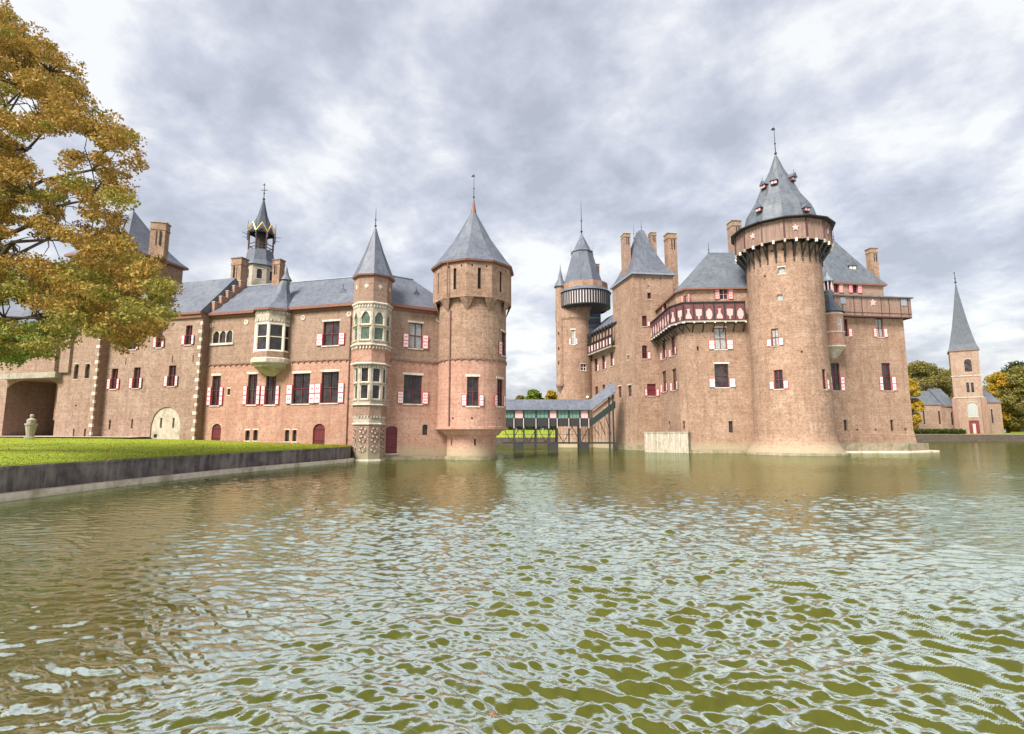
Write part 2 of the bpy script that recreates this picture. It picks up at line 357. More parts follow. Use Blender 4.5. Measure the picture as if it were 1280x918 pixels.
# ------------------------------------------------------------------ wall surfaces with real openings
class Surf:
    def __init__(s, A=None, B=None, c=None, r=None, rz=None):
        s.holes = []; s.extra = []
        if c is None:
            s.flat = True; s.A = Vector((A[0], A[1])); s.B = Vector((B[0], B[1])); s.t = (s.B - s.A).normalized(); s.n = Vector((s.t.y, -s.t.x)); s.L = (s.B - s.A).length
        else:
            s.flat = False; s.c = Vector((c[0], c[1])); s.r = r; s.rz = rz or (lambda z: r)
            s.ef = (-s.c).normalized(); s.er = Vector((-s.ef.y, s.ef.x)); s.L = 2 * math.pi * r
    def pt(s, u, z, d=0.0):
        if s.flat: q = s.A + s.t * u + s.n * d
        else:
            a = u / s.r; q = s.c + (s.er * math.sin(a) + s.ef * math.cos(a)) * (s.rz(z) + d)
        return (q.x, q.y, z)
    def uz(s, px, py, off=0.0):
        d = ray(px, py)
        if s.flat:
            A = s.A + s.n * off; den = d[0] * s.n.x + d[1] * s.n.y; t = A.dot(s.n) / den
            q = Vector((d[0], d[1])) * t
            return (q - A).dot(s.t), H + d[2] * t
        a = d[0] ** 2 + d[1] ** 2; b = -2 * (d[0] * s.c.x + d[1] * s.c.y); r = s.r + off; c = s.c.length_squared - r * r
        disc = max(b * b - 4 * a * c, 0); t = (-b - math.sqrt(disc)) / (2 * a); q = Vector((d[0], d[1])) * t - s.c
        return math.atan2(q.dot(s.er), q.dot(s.ef)) * s.r, H + d[2] * t
    def segs(s, u0, u1): return 1 if s.flat else max(1, int(math.ceil(abs(u1 - u0) / (s.r * .13))))
    def bx(s, mb, u0, u1, z0, z1, d0, d1, m):
        k = s.segs(u0, u1)
        us = [u0 + (u1 - u0) * i / k for i in range(k + 1)]
        for a, b in zip(us, us[1:]):
            for z, dd in ((z0, 0), (z1, 0)): mb.poly([s.pt(a, z, d0), s.pt(b, z, d0), s.pt(b, z, d1), s.pt(a, z, d1)], m)
            mb.poly([s.pt(a, z0, d1), s.pt(b, z0, d1), s.pt(b, z1, d1), s.pt(a, z1, d1)], m, [(a, z0), (b, z0), (b, z1), (a, z1)])
        for u in (u0, u1): mb.poly([s.pt(u, z0, d0), s.pt(u, z0, d1), s.pt(u, z1, d1), s.pt(u, z1, d0)], m)
    def rect(s, x0, y0, x1, y1):
        xm, ym = (x0 + x1) / 2, (y0 + y1) / 2
        return s.uz(x0, ym)[0], s.uz(xm, y1)[1], s.uz(x1, ym)[0], s.uz(xm, y0)[1]
    def wall(s, mb, u0, u1, zones, reveal=.32, zcuts=()):
        """zones: [(z0,z1,mat)]"""
        def uniq(a):
            a = sorted(a); o = [a[0]]
            for x in a[1:]:
                if x - o[-1] > 1e-4: o.append(x)
            return o
        k = s.segs(u0, u1)
        for z0, z1, m in zones:
            m0 = m
            hs = [h for h in s.holes if h[1] < z1 and h[3] > z0 and h[2] > u0 and h[0] < u1]
            us = [u0 + (u1 - u0) * i / k for i in range(k + 1)]; zs = [z0, z1] + [z for z in zcuts if z0 < z < z1]
            for h in hs: us += [min(max(h[0], u0), u1), min(max(h[2], u0), u1)]; zs += [min(max(h[1], z0), z1), min(max(h[3], z0), z1)]
            us, zs = uniq(us), uniq(zs)
            for a, b in zip(us, us[1:]):
                for c, d in zip(zs, zs[1:]):
                    um, zm = (a + b) / 2, (c + d) / 2
                    if any(h[0] < um < h[2] and h[1] < zm < h[3] for h in hs): continue
                    mb.poly([s.pt(a, c), s.pt(b, c), s.pt(b, d), s.pt(a, d)], m, [(a, c), (b, c), (b, d), (a, d)])
            for h in hs:
                a, c, b, d = h[:4]; c, d = max(c, z0), min(d, z1); q = h[4] if len(h) > 4 else reveal; m = h[5] if len(h) > 5 else m0
                for u in (a, b): mb.poly([s.pt(u, c, 0), s.pt(u, c, -q), s.pt(u, d, -q), s.pt(u, d, 0)], m, [(0, c), (q, c), (q, d), (0, d)])
                for z in (c, d):
                    if abs(z - h[1]) < 1e-4 or abs(z - h[3]) < 1e-4: mb.poly([s.pt(a, z, 0), s.pt(b, z, 0), s.pt(b, z, -q), s.pt(a, z, -q)], m)
        for e_ in s.extra: e_(mb)

def shutter(parent, S, u0, u1, z0, z1, paint='white', edge='red_bright', hinge=0):
    mb = MB(); wv = u1 - u0
    # the leaf stands a little off the wall, more at its free edge
    k0, k1 = (.05, .11) if hinge > 0 else (.11, .05)
    def q(fu, z, d): 
        u = u0 + wv * fu; base = k0 + (k1 - k0) * fu
        return S.pt(u, z, base + d)
    def slab(f0, f1, a, b, d0, d1, m):
        p = [q(f0, a, d0), q(f1, a, d0), q(f1, a, d1), q(f0, a, d1), q(f0, b, d0), q(f1, b, d0), q(f1, b, d1), q(f0, b, d1)]
        mb.hexa([p[0], p[1], p[2], p[3], p[4], p[5], p[6], p[7]], m)
    slab(0, 1, z0, z1, 0, .04, edge)
    mg = min(.16, .07 / max(wv, .1)); h = z1 - z0
    for a, b in ((z0 + .07, z0 + h * .47), (z0 + h * .53, z1 - .07)):
        slab(mg, 1 - mg, a, b, .042, .055, paint)
        zc_ = (a + b) / 2                                              # small red hourglass in each field
        if wv > .45:
            for sg in (-1, 1):
                mb.poly([q(.5, zc_, .058), q(.5 + sg * .22, zc_ + (b - a) * .18, .058), q(.5 + sg * .22, zc_ - (b - a) * .18, .058)], edge)
    return mb.build('shutter', parent)

def window(root, S, rect, sh='LR', frac=.5, shw=None, frame='red', pane='glass', lintel='stone', sill=True, arch=0.0, transom=.5, mull=True, depth=.2, wallm=None, px=True, paint='white', bars=0, name='window', label=None, surround=None):
    u0, z0, u1, z1 = S.rect(*rect) if px else rect
    S.holes.append((u0, z0, u1, z1)); wd, ht = u1 - u0, z1 - z0
    fb = min(.09, wd * .12); mb = MB(); d0, d1 = -depth - .06, -depth + .02
    S.bx(mb, u0, u0 + fb, z0, z1, d0, d1, frame); S.bx(mb, u1 - fb, u1, z0, z1, d0, d1, frame)
    S.bx(mb, u0 + fb, u1 - fb, z0, z0 + fb, d0, d1, frame); S.bx(mb, u0 + fb, u1 - fb, z1 - fb, z1, d0, d1, frame)
    if transom: S.bx(mb, u0 + fb, u1 - fb, z0 + ht * transom - fb / 2, z0 + ht * transom + fb / 2, d0, d1 - .003, frame)
    if mull and wd > .75: S.bx(mb, (u0 + u1) / 2 - fb / 2, (u0 + u1) / 2 + fb / 2, z0 + fb, z1 - fb, d0, d1 - .006, frame)
    for i in range(bars):
        u = u0 + wd * (i + 1) / (bars + 1); S.bx(mb, u - .015, u + .015, z0 + ht * transom, z1 - fb, d1 + .02, d1 + .05, 'iron')
    o = mb.build(name, root, label)
    mb = MB(); S.bx(mb, u0 - .01, u1 + .01, z0 - .01, z1 + .01, -depth - .12, -depth - .07, pane); mb.build('pane', o)
    if lintel:
        lh = max(.14, min(.28, ht * .08)); mb = MB(); S.bx(mb, u0 - .18, u1 + .18, z1 + .003, z1 + lh, -.1, .05, lintel); mb.build('lintel', o)
    if sill:
        mb = MB(); S.bx(mb, u0 - .12, u1 + .12, z0 - .15, z0 - .003, -.15, .09, 'stone' if lintel else 'stone_old'); mb.build('sill', o)
    if surround:
        mb = MB(); S.bx(mb, u0 - .22, u0, z0 - .0, z1, -.1, .03, surround); S.bx(mb, u1, u1 + .22, z0, z1, -.1, .03, surround); mb.build('surround', o)
    sw = shw or max(.28, wd * .46)
    zt = z0 + ht * frac
    if 'L' in sh: shutter(o, S, u0 - sw - .02, u0 - .02, z0, zt, paint, hinge=-1)
    if 'R' in sh: shutter(o, S, u1 + .02, u1 + sw + .02, z0, zt, paint, hinge=1)
    if arch: add_arch(S, u0, u1, z1, arch * wd, wallm)
    return o
def add_arch(S, u0, u1, z1, rise, wallm, pointed=False):
    def f(mb):
        n = 8; um = (u0 + u1) / 2; hw = (u1 - u0) / 2
        for sg in (-1, 1):
            pts = []
            for i in range(n + 1):
                x = hw * i / n
                zz = z1 - rise + rise * (math.sqrt(max(0, 1 - (x / hw) ** 2)) if not pointed else (1 - (x / hw) ** 1.6))
                pts.append((um + sg * x, zz))
            for (a, za), (b, zb) in zip(pts, pts[1:]):
                mb.poly([S.pt(a, za, -.015), S.pt(b, zb, -.015), S.pt(b, z1, -.015), S.pt(a, z1, -.015)], wallm, [(a, za), (b, zb), (b, z1), (a, z1)])
                mb.poly([S.pt(a, za, -.015), S.pt(b, zb, -.015), S.pt(b, zb, -.25), S.pt(a, za, -.25)], wallm)
    S.extra.append(f)
def slit(root, S, rect, mat_='dark', name='loophole', px=True, sur=None, arch=0, wallm=None, depth=.28):
    u0, z0, u1, z1 = S.rect(*rect) if px else rect
    S.holes.append((u0, z0, u1, z1)); mb = MB()
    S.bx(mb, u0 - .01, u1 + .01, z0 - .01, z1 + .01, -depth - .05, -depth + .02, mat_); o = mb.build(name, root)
    if sur:
        mb = MB(); S.bx(mb, u0 - .13, u1 + .13, z0 - .13, z0 - .003, -.1, .035, sur); S.bx(mb, u0 - .13, u1 + .13, z1 + .003, z1 + .13, -.1, .035, sur); mb.build('surround', o)
    if arch: add_arch(S, u0, u1, z1, arch * (u1 - u0), wallm)
    return o
def door(root, S, rect, wallm, arch=.4, lab=None, zb=None):
    u0, z0, u1, z1 = S.rect(*rect)
    if zb is not None: z0 = zb
    S.holes.append((u0, z0, u1, z1)); mb = MB()
    n = max(3, int((u1 - u0) / .2))
    for i in range(n):
        a = u0 + (u1 - u0) * i / n; b = u0 + (u1 - u0) * (i + 1) / n
        S.bx(mb, a + .008, b - .008, z0, z1, -.27, -.18 + .01 * (i % 2), 'red')
    o = mb.build('door', root, lab); mb = MB()
    for z in (z0 + (z1 - z0) * .2, z0 + (z1 - z0) * .72): S.bx(mb, u0 + .05, u1 - .1, z, z + .07, -.165, -.14, 'iron')
    mb.build('hinge', o)
    add_arch(S, u0, u1, z1, arch * (u1 - u0), wallm)
    mb = MB(); S.bx(mb, u0 - .1, u1 + .1, z0 - .12, z0 - .003, -.28, .15, 'stone_old'); mb.build('threshold', o)
def scallops(root, S, u0, u1, z, m='brick_dark', step=.85, name='cornice'):
    mb = MB(); n = max(1, int(round((u1 - u0) / step))); st_ = (u1 - u0) / n
    S.bx(mb, u0, u1, z + .10, z + .22, 0, .12, m)
    for i in range(n):
        a = u0 + i * st_; k = 6
        for j in range(k):
            t0, t1 = math.pi * j / k, math.pi * (j + 1) / k
            r = st_ * .5; x0, x1 = a + r - r * math.cos(t0), a + r - r * math.cos(t1)
            zz0, zz1 = z - .22 + .30 * math.sin(t0), z - .22 + .30 * math.sin(t1)
            lo = [(x0, zz0), (x1, zz1)]
            th = .14
            p = [S.pt(x0, zz0, 0), S.pt(x1, zz1, 0), S.pt(x1, zz1, .115), S.pt(x0, zz0, .115), S.pt(x0, zz0 + th, 0), S.pt(x1, zz1 + th, 0), S.pt(x1, zz1 + th, .115), S.pt(x0, zz0 + th, .115)]
            mb.hexa(p, m)
    mb.build(name, root)
def rosette(root, S, px, py, r=.33):
    u, z = S.uz(px, py); mb = MB()
    n = 20
    def ring(rr, d): return [S.pt(u + rr * math.cos(2 * math.pi * i / n), z + rr * math.sin(2 * math.pi * i / n), d) for i in range(n)]
    a, b, c, d_ = ring(r, 0), ring(r, .07), ring(r * .62, .07), ring(r * .55, .02)
    for q0, q1 in ((a, b), (b, c), (c, d_)):
        for i in range(n): j = (i + 1) % n; mb.poly([q0[i], q0[j], q1[j], q1[i]], 'stone')
    mb.poly(d_, 'stone_old'); mb.build('rosette', root)
def downpipe(root, S, x0, y0, x1, y1, r=.07):
    u0, za = S.uz(x0, y0); u1, zb = S.uz(x1, y1); u = (u0 + u1) / 2; mb = MB()
    mb.bar(S.pt(u, za, .12), S.pt(u, zb, .12), r, 'rustiron', 8)
    z = zb + 1
    while z < za: S.bx(mb, u - .11, u + .11, z, z + .07, 0, .2, 'rustiron'); z += 2.4
    o = mb.build('downpipe', root)
def anchors(root, S, pts, h=.9):
    for x, y in pts:
        u, z = S.uz(x, y); mb = MB(); S.bx(mb, u - .035, u + .035, z - h / 2, z + h / 2, 0, .05, 'iron'); mb.build('wall_anchor', root)
def holes_(root, S, pts, s=.22):
    for x, y in pts:
        u, z = S.uz(x, y); slit(root, S, (u - s / 2, z - s / 2, u + s / 2, z + s / 2), px=False, name='putlog_hole')

def roof_levels(foot, target, ze, zr, flare=1.0, n=6, eave=.35, over=.4):
    """footprint ring + matching ridge points; flare>1 gives bell-cast eaves"""
    c = sum((Vector((p[0], p[1])) for p in foot), Vector((0, 0))) / len(foot)
    o = []
    for p in foot:
        d = Vector((p[0], p[1])) - c; o.append(Vector((p[0], p[1])) + d.normalized() * over * 1.3)
    lv = [[(p.x, p.y, ze - eave) for p in o], [(p.x, p.y, ze) for p in o]]
    for k in range(1, n + 1):
        s_ = k / n; z = ze + (zr - ze) * s_ ** flare
        lv.append([(p.x + (t[0] - p.x) * s_, p.y + (t[1] - p.y) * s_, z) for p, t in zip(o, target)])
    return lv
def roof(root, foot, target, ze, zr, m='slate', flare=1.0, over=.4, gut='gutter', eave=.3, name='roof'):
    lv = roof_levels(foot, target, ze, zr, flare, 6, eave, over)
    mb = MB(); mb.loft(lv[1:], m, cap=False); mb.loft(lv[:2], gut, cap=True)
    o = mb.build(name, root); return o
def chimney(root, px0, px1, py0, Y, z_bot, dep=None, m='brick_old', rot=0.0, pots=0, cap='stone_old', taper=1.0):
    a, b = P(px0, py0, Y), P(px1, py0, Y); wd = b.x - a.x; dep = dep or wd * .9; c = ((a.x + b.x) / 2, Y + dep / 2); zt = a.z
    mb = MB(); mb.box(c, wd * .88, dep * .88, z_bot, zt - wd * .55, m, rot)
    mb.box(c, wd * .96, dep * .96, zt - wd * .55, zt - wd * .40, m, rot); mb.box(c, wd * .90, dep * .90, zt - wd * .40, zt - .12, m, rot)
    o = mb.build('chimney', root)
    mb = MB(); mb.box(c, wd * 1.02, dep * 1.02, zt - .12, zt + .04, cap, rot); mb.build('chimney_cap', o)
    if pots:
        for i in range(pots):
            mb = MB(); x = c[0] + (i - (pots - 1) / 2) * wd * .3
            mb.lathe((x, c[1]), [(.14, zt + .04), (.13, zt + .5), (.10, zt + .5), (.10, zt + .3)], 10, 'brick_dark'); mb.build('chimney_pot', o)
    # flutes: dark strips on the face, their shade put into the colour
    mb = MB()
    for i in range(3):
        x = c[0] + (i - 1) * wd * .24
        mb.box((x, c[1] - dep * .44), wd * .09, .06, zt - wd * 1.6, zt - wd * .62, 'dark', 0)
    mb.build('flute_shade', o)
    return o
def finial(root, c, z0, z1, r=.06, vane=True, m='iron', balls=True):
    mb = MB(); mb.bar((c[0], c[1], z0), (c[0], c[1], z1), r, m, 8, r * .35)
    h = z1 - z0
    if balls:
        for f_, k in ((.10, 2.6), (.42, 1.8)):
            z = z0 + h * f_; mb.lathe(c, [(0, z - r * k), (r * k * .8, z - r * k * .5), (r * k, z), (r * k * .8, z + r * k * .5), (0, z + r * k)], 10, m)
    o = mb.build('finial', root)
    if vane:
        mb = MB(); z = z0 + h * .86; q = h * .10
        mb.poly([(c[0] - q, c[1], z), (c[0] + q * .3, c[1], z + .02), (c[0] + q * .3, c[1], z + q * .7), (c[0] - q * .5, c[1], z + q * .9)], 'iron')
        mb.poly([(c[0] - q, c[1] + .03, z), (c[0] + q * .3, c[1] + .03, z + .02), (c[0] + q * .3, c[1] + .03, z + q * .7), (c[0] - q * .5, c[1] + .03, z + q * .9)], 'iron')
        mb.build('weather_vane', o)
def dormer(root, x, y, z, wd=1.2, h=1.2, dep=1.6, dirn=(0, -1), paint='pinkw'):
    """small hooded dormer with a lead roof; (x,y,z) is the foot of its front"""
    d = Vector(dirn).normalized(); t = Vector((-d.y, d.x)); mb = MB()
    def q(a, b, zz): p = Vector((x, y)) + t * a - d * b; return (p.x, p.y, z + zz)
    hw = wd / 2
    mb.hexa([q(-hw, 0, 0), q(hw, 0, 0), q(hw, dep, 0), q(-hw, dep, 0), q(-hw, 0, h * .6), q(hw, 0, h * .6), q(hw, dep, h * .6), q(-hw, dep, h * .6)], 'darkwood')
    o = mb.build('dormer', root); mb = MB(); e_ = hw * 1.25
    for sg in (-1, 1):
        mb.poly([q(sg * e_, -.2, h * .55), q(0, -.25, h * 1.25), q(0, dep + .4, h * 1.25), q(sg * e_, dep + .2, h * .55)], 'slate')
    mb.poly([q(-e_, -.2, h * .55), q(e_, -.2, h * .55), q(0, -.25, h * 1.25)], 'slate')
    mb.bar(q(0, 0, h * 1.2), q(0, 0, h * 1.75), .03, 'iron', 6); mb.build('dormer_roof', o)
    mb = MB(); 
    for sg in (-1, 1): mb.hexa([q(sg * .05 * wd, -.03, .1), q(sg * .42 * wd, -.03, .1), q(sg * .42 * wd, .0, .1), q(sg * .05 * wd, .0, .1), q(sg * .05 * wd, -.03, h * .5), q(sg * .42 * wd, -.03, h * .5), q(sg * .42 * wd, .0, h * .5), q(sg * .05 * wd, 0, h * .5)], paint)
    mb.build('shutter', o)
def V2(v): return (v[0], v[1])

exec_order = []
# ------------------------------------------------------------------ SETTING: water, banks, lawn
def make_water():
    nr, nc = 980, 860
    s_ = np.linspace(0, 1, nr)
    D = 3.6 * (150 / 3.6) ** (s_ ** 1.0)                  # rows get wider with distance
    ang = np.linspace(-1.22, 1.22, nc)
    X = D[:, None] * np.tan(ang * .86)[None, :]; Y = np.repeat(D[:, None], nc, 1)
    Zz = np.zeros_like(X)
    # a wind sea of many short crossing components
    dist = np.sqrt(X ** 2 + Y ** 2)
    patch = np.zeros_like(X)
    for k in range(7):
        a = rng.uniform(0, 6.28); f_ = rng.uniform(.12, .5); patch += np.sin(X * f_ * np.cos(a) + Y * f_ * np.sin(a) + rng.uniform(0, 6.28))
    patch = np.clip(1.12 + .27 * patch, .5, 1.9)
    wx = X + .12 * np.sin(Y * 1.7 + 1.3 * np.sin(X * .6)); wy = Y + .22 * np.sin(X * 1.1 + 1.1 * np.sin(Y * .45)) + .05 * np.sin(X * 3.1 + 1.7 * np.sin(Y * 1.2))
    for lam0, n_, amp, spread in ((2.2, 5, .0045, .4), (1.1, 7, .0046, .4), (.60, 16, .0050, .38), (.36, 24, .0042, .42), (.20, 24, .0021, .6)):
        for k in range(n_):
            lam = lam0 * rng.uniform(.72, 1.35); th = R(84) + rng.normal(0, spread)
            kk = 2 * math.pi / lam; ph = rng.uniform(0, 6.28)
            fade = np.clip(1.5 - (Y / 150) / (lam / 1.1), 0, 1) if lam < 1.2 else 1.0
            arg = kk * (wx * math.cos(th) + wy * math.sin(th)) + ph
            Zz += amp * rng.uniform(.6, 1.3) * fade * patch * (np.sin(arg) + .22 * np.sin(2 * arg + .6))
    Zz *= 1.34 / (1 + (dist / 17) ** 1.5)
    co_ = np.stack([X, Y, Zz], -1).reshape(-1, 3).astype(np.float32)
    i = np.arange((nr - 1) * (nc - 1)); r_, c_ = i // (nc - 1), i % (nc - 1); a = r_ * nc + c_
    fc = np.stack([a, a + 1, a + nc + 1, a + nc], 1).astype(np.int32)
    # flat outer sheet all round (same body of water)
    ex = []; ef = []
    x0, x1, y0, y1 = -900, 900, -60, 1500; base = len(co_)
    tl, tr_ = float(X[-1, 0]), float(X[-1, -1]); nl, nr_x = float(X[0, 0]), float(X[0, -1]); yn, yf = float(Y[0, 0]), float(Y[-1, 0])
    ex = [(x0, y0, 0), (x1, y0, 0), (x1, y1, 0), (x0, y1, 0), (nl, yn, 0), (nr_x, yn, 0), (tr_, yf, 0), (tl, yf, 0)]
    ef = [(0, 1, 5, 4), (1, 2, 6, 5), (2, 3, 7, 6), (3, 0, 4, 7)]
    co_ = np.vstack([co_, np.array(ex, np.float32)]); fc = np.vstack([fc, np.array(ef, np.int32) + base])
    me = bpy.data.meshes.new('water'); me.vertices.add(len(co_)); me.vertices.foreach_set('co', co_.ravel())
    me.loops.add(len(fc) * 4); me.loops.foreach_set('vertex_index', fc.ravel())
    me.polygons.add(len(fc)); me.polygons.foreach_set('loop_start', np.arange(len(fc), dtype=np.int32) * 4)
    me.polygons.foreach_set('use_smooth', np.ones(len(fc), bool)); me.update(calc_edges=True)
    def wb(t, b):
        g = G(t); pos = g.n('ShaderNodeNewGeometry').outputs['Position']
        n1_ = g.noise(pos, 2.6, 5, .66, (.8, 1.3, 1), .4); n2_ = g.noise(pos, 1.05, 4, .6, (.7, 1.0, 1), .6)
        h = g.math('ADD', g.math('MULTIPLY', n1_, .015), g.math('MULTIPLY', n2_, .020))
        bp = g.n('ShaderNodeBump'); bp.inputs['Strength'].default_value = 1; bp.inputs['Distance'].default_value = 1
        g.l(h, bp.inputs['Height']); g.l(bp.outputs[0], b.inputs['Normal'])
        c = g.ramp(g.noise(pos, .08, 3), [(.35, (.048, .052, .010)), (.65, (.066, .067, .014))]); g.l(c, b.inputs['Base Color'])
        b.inputs['IOR'].default_value = 1.333; b.inputs['Roughness'].default_value = .25; b.inputs['Specular IOR Level'].default_value = 0
        gl = g.n('ShaderNodeBsdfGlossy'); gl.inputs['Color'].default_value = (.87, .95, .83, 1); gl.inputs['Roughness'].default_value = .02; g.l(bp.outputs[0], gl.inputs['Normal'])
        lw = g.n('ShaderNodeLayerWeight'); lw.inputs['Blend'].default_value = .5; g.l(bp.outputs[0], lw.inputs['Normal'])
        fr = g.ramp(lw.outputs['Facing'], [(.24, (.0,) * 3), (.345, (.04,) * 3), (.38, (.30,) * 3), (.43, (.90,) * 3), (.62, (.92,) * 3), (.78, (.62,) * 3), (1.0, (.50,) * 3)])
        ms = g.n('ShaderNodeMixShader'); g.l(fr, ms.inputs[0]); g.l(b.outputs[0], ms.inputs[1]); g.l(gl.outputs[0], ms.inputs[2])
        oo = [x for x in t.nodes if x.type == 'OUTPUT_MATERIAL'][0]; g.l(ms.outputs[0], oo.inputs[0])
    m = mat('moat_water', (.1, .1, .03), .02, build=wb); me.materials.append(m)
    o = bpy.data.objects.new('water', me); COL.objects.link(o); o['kind'] = 'structure'
make_water()

def sheet(name, pts, m, kind='structure'):
    mb = MB(); mb.poly(pts, m); o = mb.build(name); o['kind'] = kind; return o
# far banks: one land sheet with a moat edge
FB = [(-900, 150), (-60, 150), (46, 152), (110, 226), (900, 226)]
mb = MB()
for (a, b), (c, d) in zip(FB, FB[1:]): mb.poly([(a, b, 1.0), (c, d, 1.0), (c * 1.0, 5500, 1.0), (a, 5500, 1.0)], 'grass')
o = mb.build('ground'); o['kind'] = 'structure'
KX = Vector((-16.6, 62.5))                              # corner of the left castle
dL = Vector((-.963, .270)).normalized(); nL = Vector((-.270, -.963)).normalized()
dR = Vector((1.8, 1.0)).normalized()
S3A = Vector(V2(KX + dL * 23.8))                        # left end of the main wing front
S2B = S3A + nL * 1.2; S2A = S2B + dL * 15.6
S1B = S2A + nL * 1.2; S1A = S1B + dL * 30
# lawn between the moat wall and the castle
Wl = [(-18.4, 62.3, 1.62), (-18.1, 59.2, 1.60), (-20.0, 51, 1.52), (-22.2, 41, 1.48), (-23.1, 32, 1.48), (-23.3, 24, 1.50), (-23.6, 12, 1.5), (-24, -12, 1.5)]
Cl = [(-18.6, 63.4, 1.7), (-22, 64.4, 1.78), (-30, 66.9, 2.0), (-42, 71, 2.35), (-56, 75, 2.62), (-75, 80, 2.72), (-95, 60, 2.75), (-95, -12, 2.75)]
def pl(ln, t):
    k = t * (len(ln) - 1); i = min(int(k), len(ln) - 2); f_ = k - i
    return Vector(ln[i]) * (1 - f_) + Vector(ln[i + 1]) * f_
mb = MB(); nu, nv = 84, 30
def lp(i, j):
    a, b = pl(Wl, i / nu), pl(Cl, i / nu); s_ = j / nv; p = a.lerp(b, s_); p.z = a.z + (b.z - a.z) * (s_ ** .75) + .03 * math.sin(p.x * .9) * math.sin(p.y * .7) * math.sin(s_ * math.pi)
    return p
for i in range(nu):
    for j in range(nv): mb.poly([lp(i, j), lp(i + 1, j), lp(i + 1, j + 1), lp(i, j + 1)], 'grass')
mb.poly([(-19, 62.3, 1.2), (-19.2, 63.4, 1.2), (-130, 95, 1.2), (-130, -12, 1.2), (-25, -12, 1.2), (-24.2, 24, 1.2), (-23.8, 32, 1.2), (-23.2, 41, 1.2)], 'grass')
mb.build('lawn')['kind'] = 'structure'
mb = MB(); mb.poly([(-45.5, 68.2, 2.66), (-95, 78, 2.9), (-95, 90, 2.9), (-50, 74, 2.7)], 'gravel')
mb.poly([(-47, 66.5, 2.62), (-95, 74.5, 2.82), (-95, 78, 2.85), (-47, 68.5, 2.66)], 'gravel')
mb.build('gravel_path')['kind'] = 'structure'

# moat retaining wall with a footing ledge
rt = thing('retaining_wall', 'dark stained moat retaining wall edging the green lawn, with pale stone ledge at the waterline', 'wall', (-23, 30, 0))
mbw, mbl, mbc = MB(), MB(), MB()
Wf = [Vector(pl(Wl, t / 40)) for t in range(41)]
for a, b in zip(Wf, Wf[1:]):
    d = (b - a); n_ = Vector((-d.y, d.x, 0)).normalized()   # towards the water (east)
    if n_.x < 0: n_ = -n_
    def sl(mb, o0, o1, za, zb, zc2, m):
        A0, B0, A1, B1 = a + n_ * o0, b + n_ * o0, a + n_ * o1, b + n_ * o1
        mb.hexa([(A0.x, A0.y, za), (B0.x, B0.y, za), (B1.x, B1.y, za), (A1.x, A1.y, za), (A0.x, A0.y, zb), (B0.x, B0.y, zc2), (B1.x, B1.y, zc2), (A1.x, A1.y, zb)], m)
    sl(mbw, -.4, .0, -1, a.z - .10, b.z - .10, 'moatwall'); sl(mbc, -.45, .05, a.z - .10 + .002, a.z + .035, b.z + .035, 'moatwall'); sl(mbl, .003, .50, -1, .34, .34, 'ledge')
mbw.build('wall', rt); mbc.build('coping', rt); mbl.build('ledge', rt)

# ------------------------------------------------------------------ LEFT CASTLE: main wing
Sa = Surf(S3A, KX); Sb = Surf(KX, KX + dR * 11.5)
wing = thing('castle_wing', 'long pink brick castle wing with oriel and red shutters between lawn and corner turret', 'castle', (KX.x - 8, KX.y + 2, 0))
zE = Sa.uz(440, 380)[1]; zC = Sa.uz(430, 450.5)[1]
zRa = Sa.uz(442, 347, -5.2)[1]
# upper storey
slits_tr = Sa.rect(266, 414, 291, 429)
for k in range(3):
    u0 = slits_tr[0] + (slits_tr[2] - slits_tr[0]) * k / 3 + .06; u1 = slits_tr[0] + (slits_tr[2] - slits_tr[0]) * (k + 1) / 3 - .06
    slit(wing, Sa, (u0, slits_tr[1], u1, slits_tr[3]), 'glass', 'lancet_window', False, None, .5, 'stone', .2)
mb = MB(); Sa.bx(mb, slits_tr[0] - .25, slits_tr[2] + .2, slits_tr[1] - .28, slits_tr[1] - .004, -.1, .16, 'stone'); mb.build('window_ledge', wing)
mb = MB()
for k in range(4):
    u = slits_tr[0] + (slits_tr[2] - slits_tr[0]) * k / 3; Sa.bx(mb, u - .05, u + .05, slits_tr[1], slits_tr[3] - .1, -.1, .03, 'stone')
mb.build('lancet_column', wing)
window(wing, Sa, (404, 402, 424, 432), frac=.5, shw=.8, transom=.5)
for r_ in ((264.5, 470, 275, 507), (309.5, 468, 321, 506), (332, 468, 345, 506)): window(wing, Sa, r_, frac=.62, shw=.55, bars=2)
window(wing, Sa, (366, 467, 387, 505), frac=.64, shw=.80, bars=5); window(wing, Sa, (401.5, 465, 423, 504), frac=.64, shw=.80, bars=5)
slit(wing, Sa, (284.5, 486, 287.5, 494), 'dark', sur='stone')
door(wing, Sa, (264.5, 530, 276, 553.5), 'stone_old', .4); door(wing, Sa, (391, 530, 406, 557), 'brick_pink', .42)
for r_ in ((306.5, 538, 312, 551), (316.5, 537.5, 322, 551), (356, 537.5, 361.5, 552), (365.5, 537.5, 370.5, 552)): slit(wing, Sa, r_, 'glass', 'small_window', sur='stone', arch=.4, wallm='brick_pink')
for x, y in ((265, 407), (308, 403), (379, 397.5), (436.5, 393)): rosette(wing, Sa, x, y)
window(wing, Sb, (511, 404, 528, 435.6), frac=.55, shw=.72, pane='glass_l', transom=.5, label='window with pale curtained panes')
window(wing, Sb, (504.6, 469, 527.5, 505), frac=.42, shw=.75, bars=5)
door(wing, Sb, (482, 533, 496.6, 567), 'brick_pink', .25); slit(wing, Sb, (528, 531, 535, 544), 'glass', 'small_window', sur=None, arch=.3, wallm='brick_pink')
rosette(wing, Sb, 548, 400)
mb = MB()
zg = .9
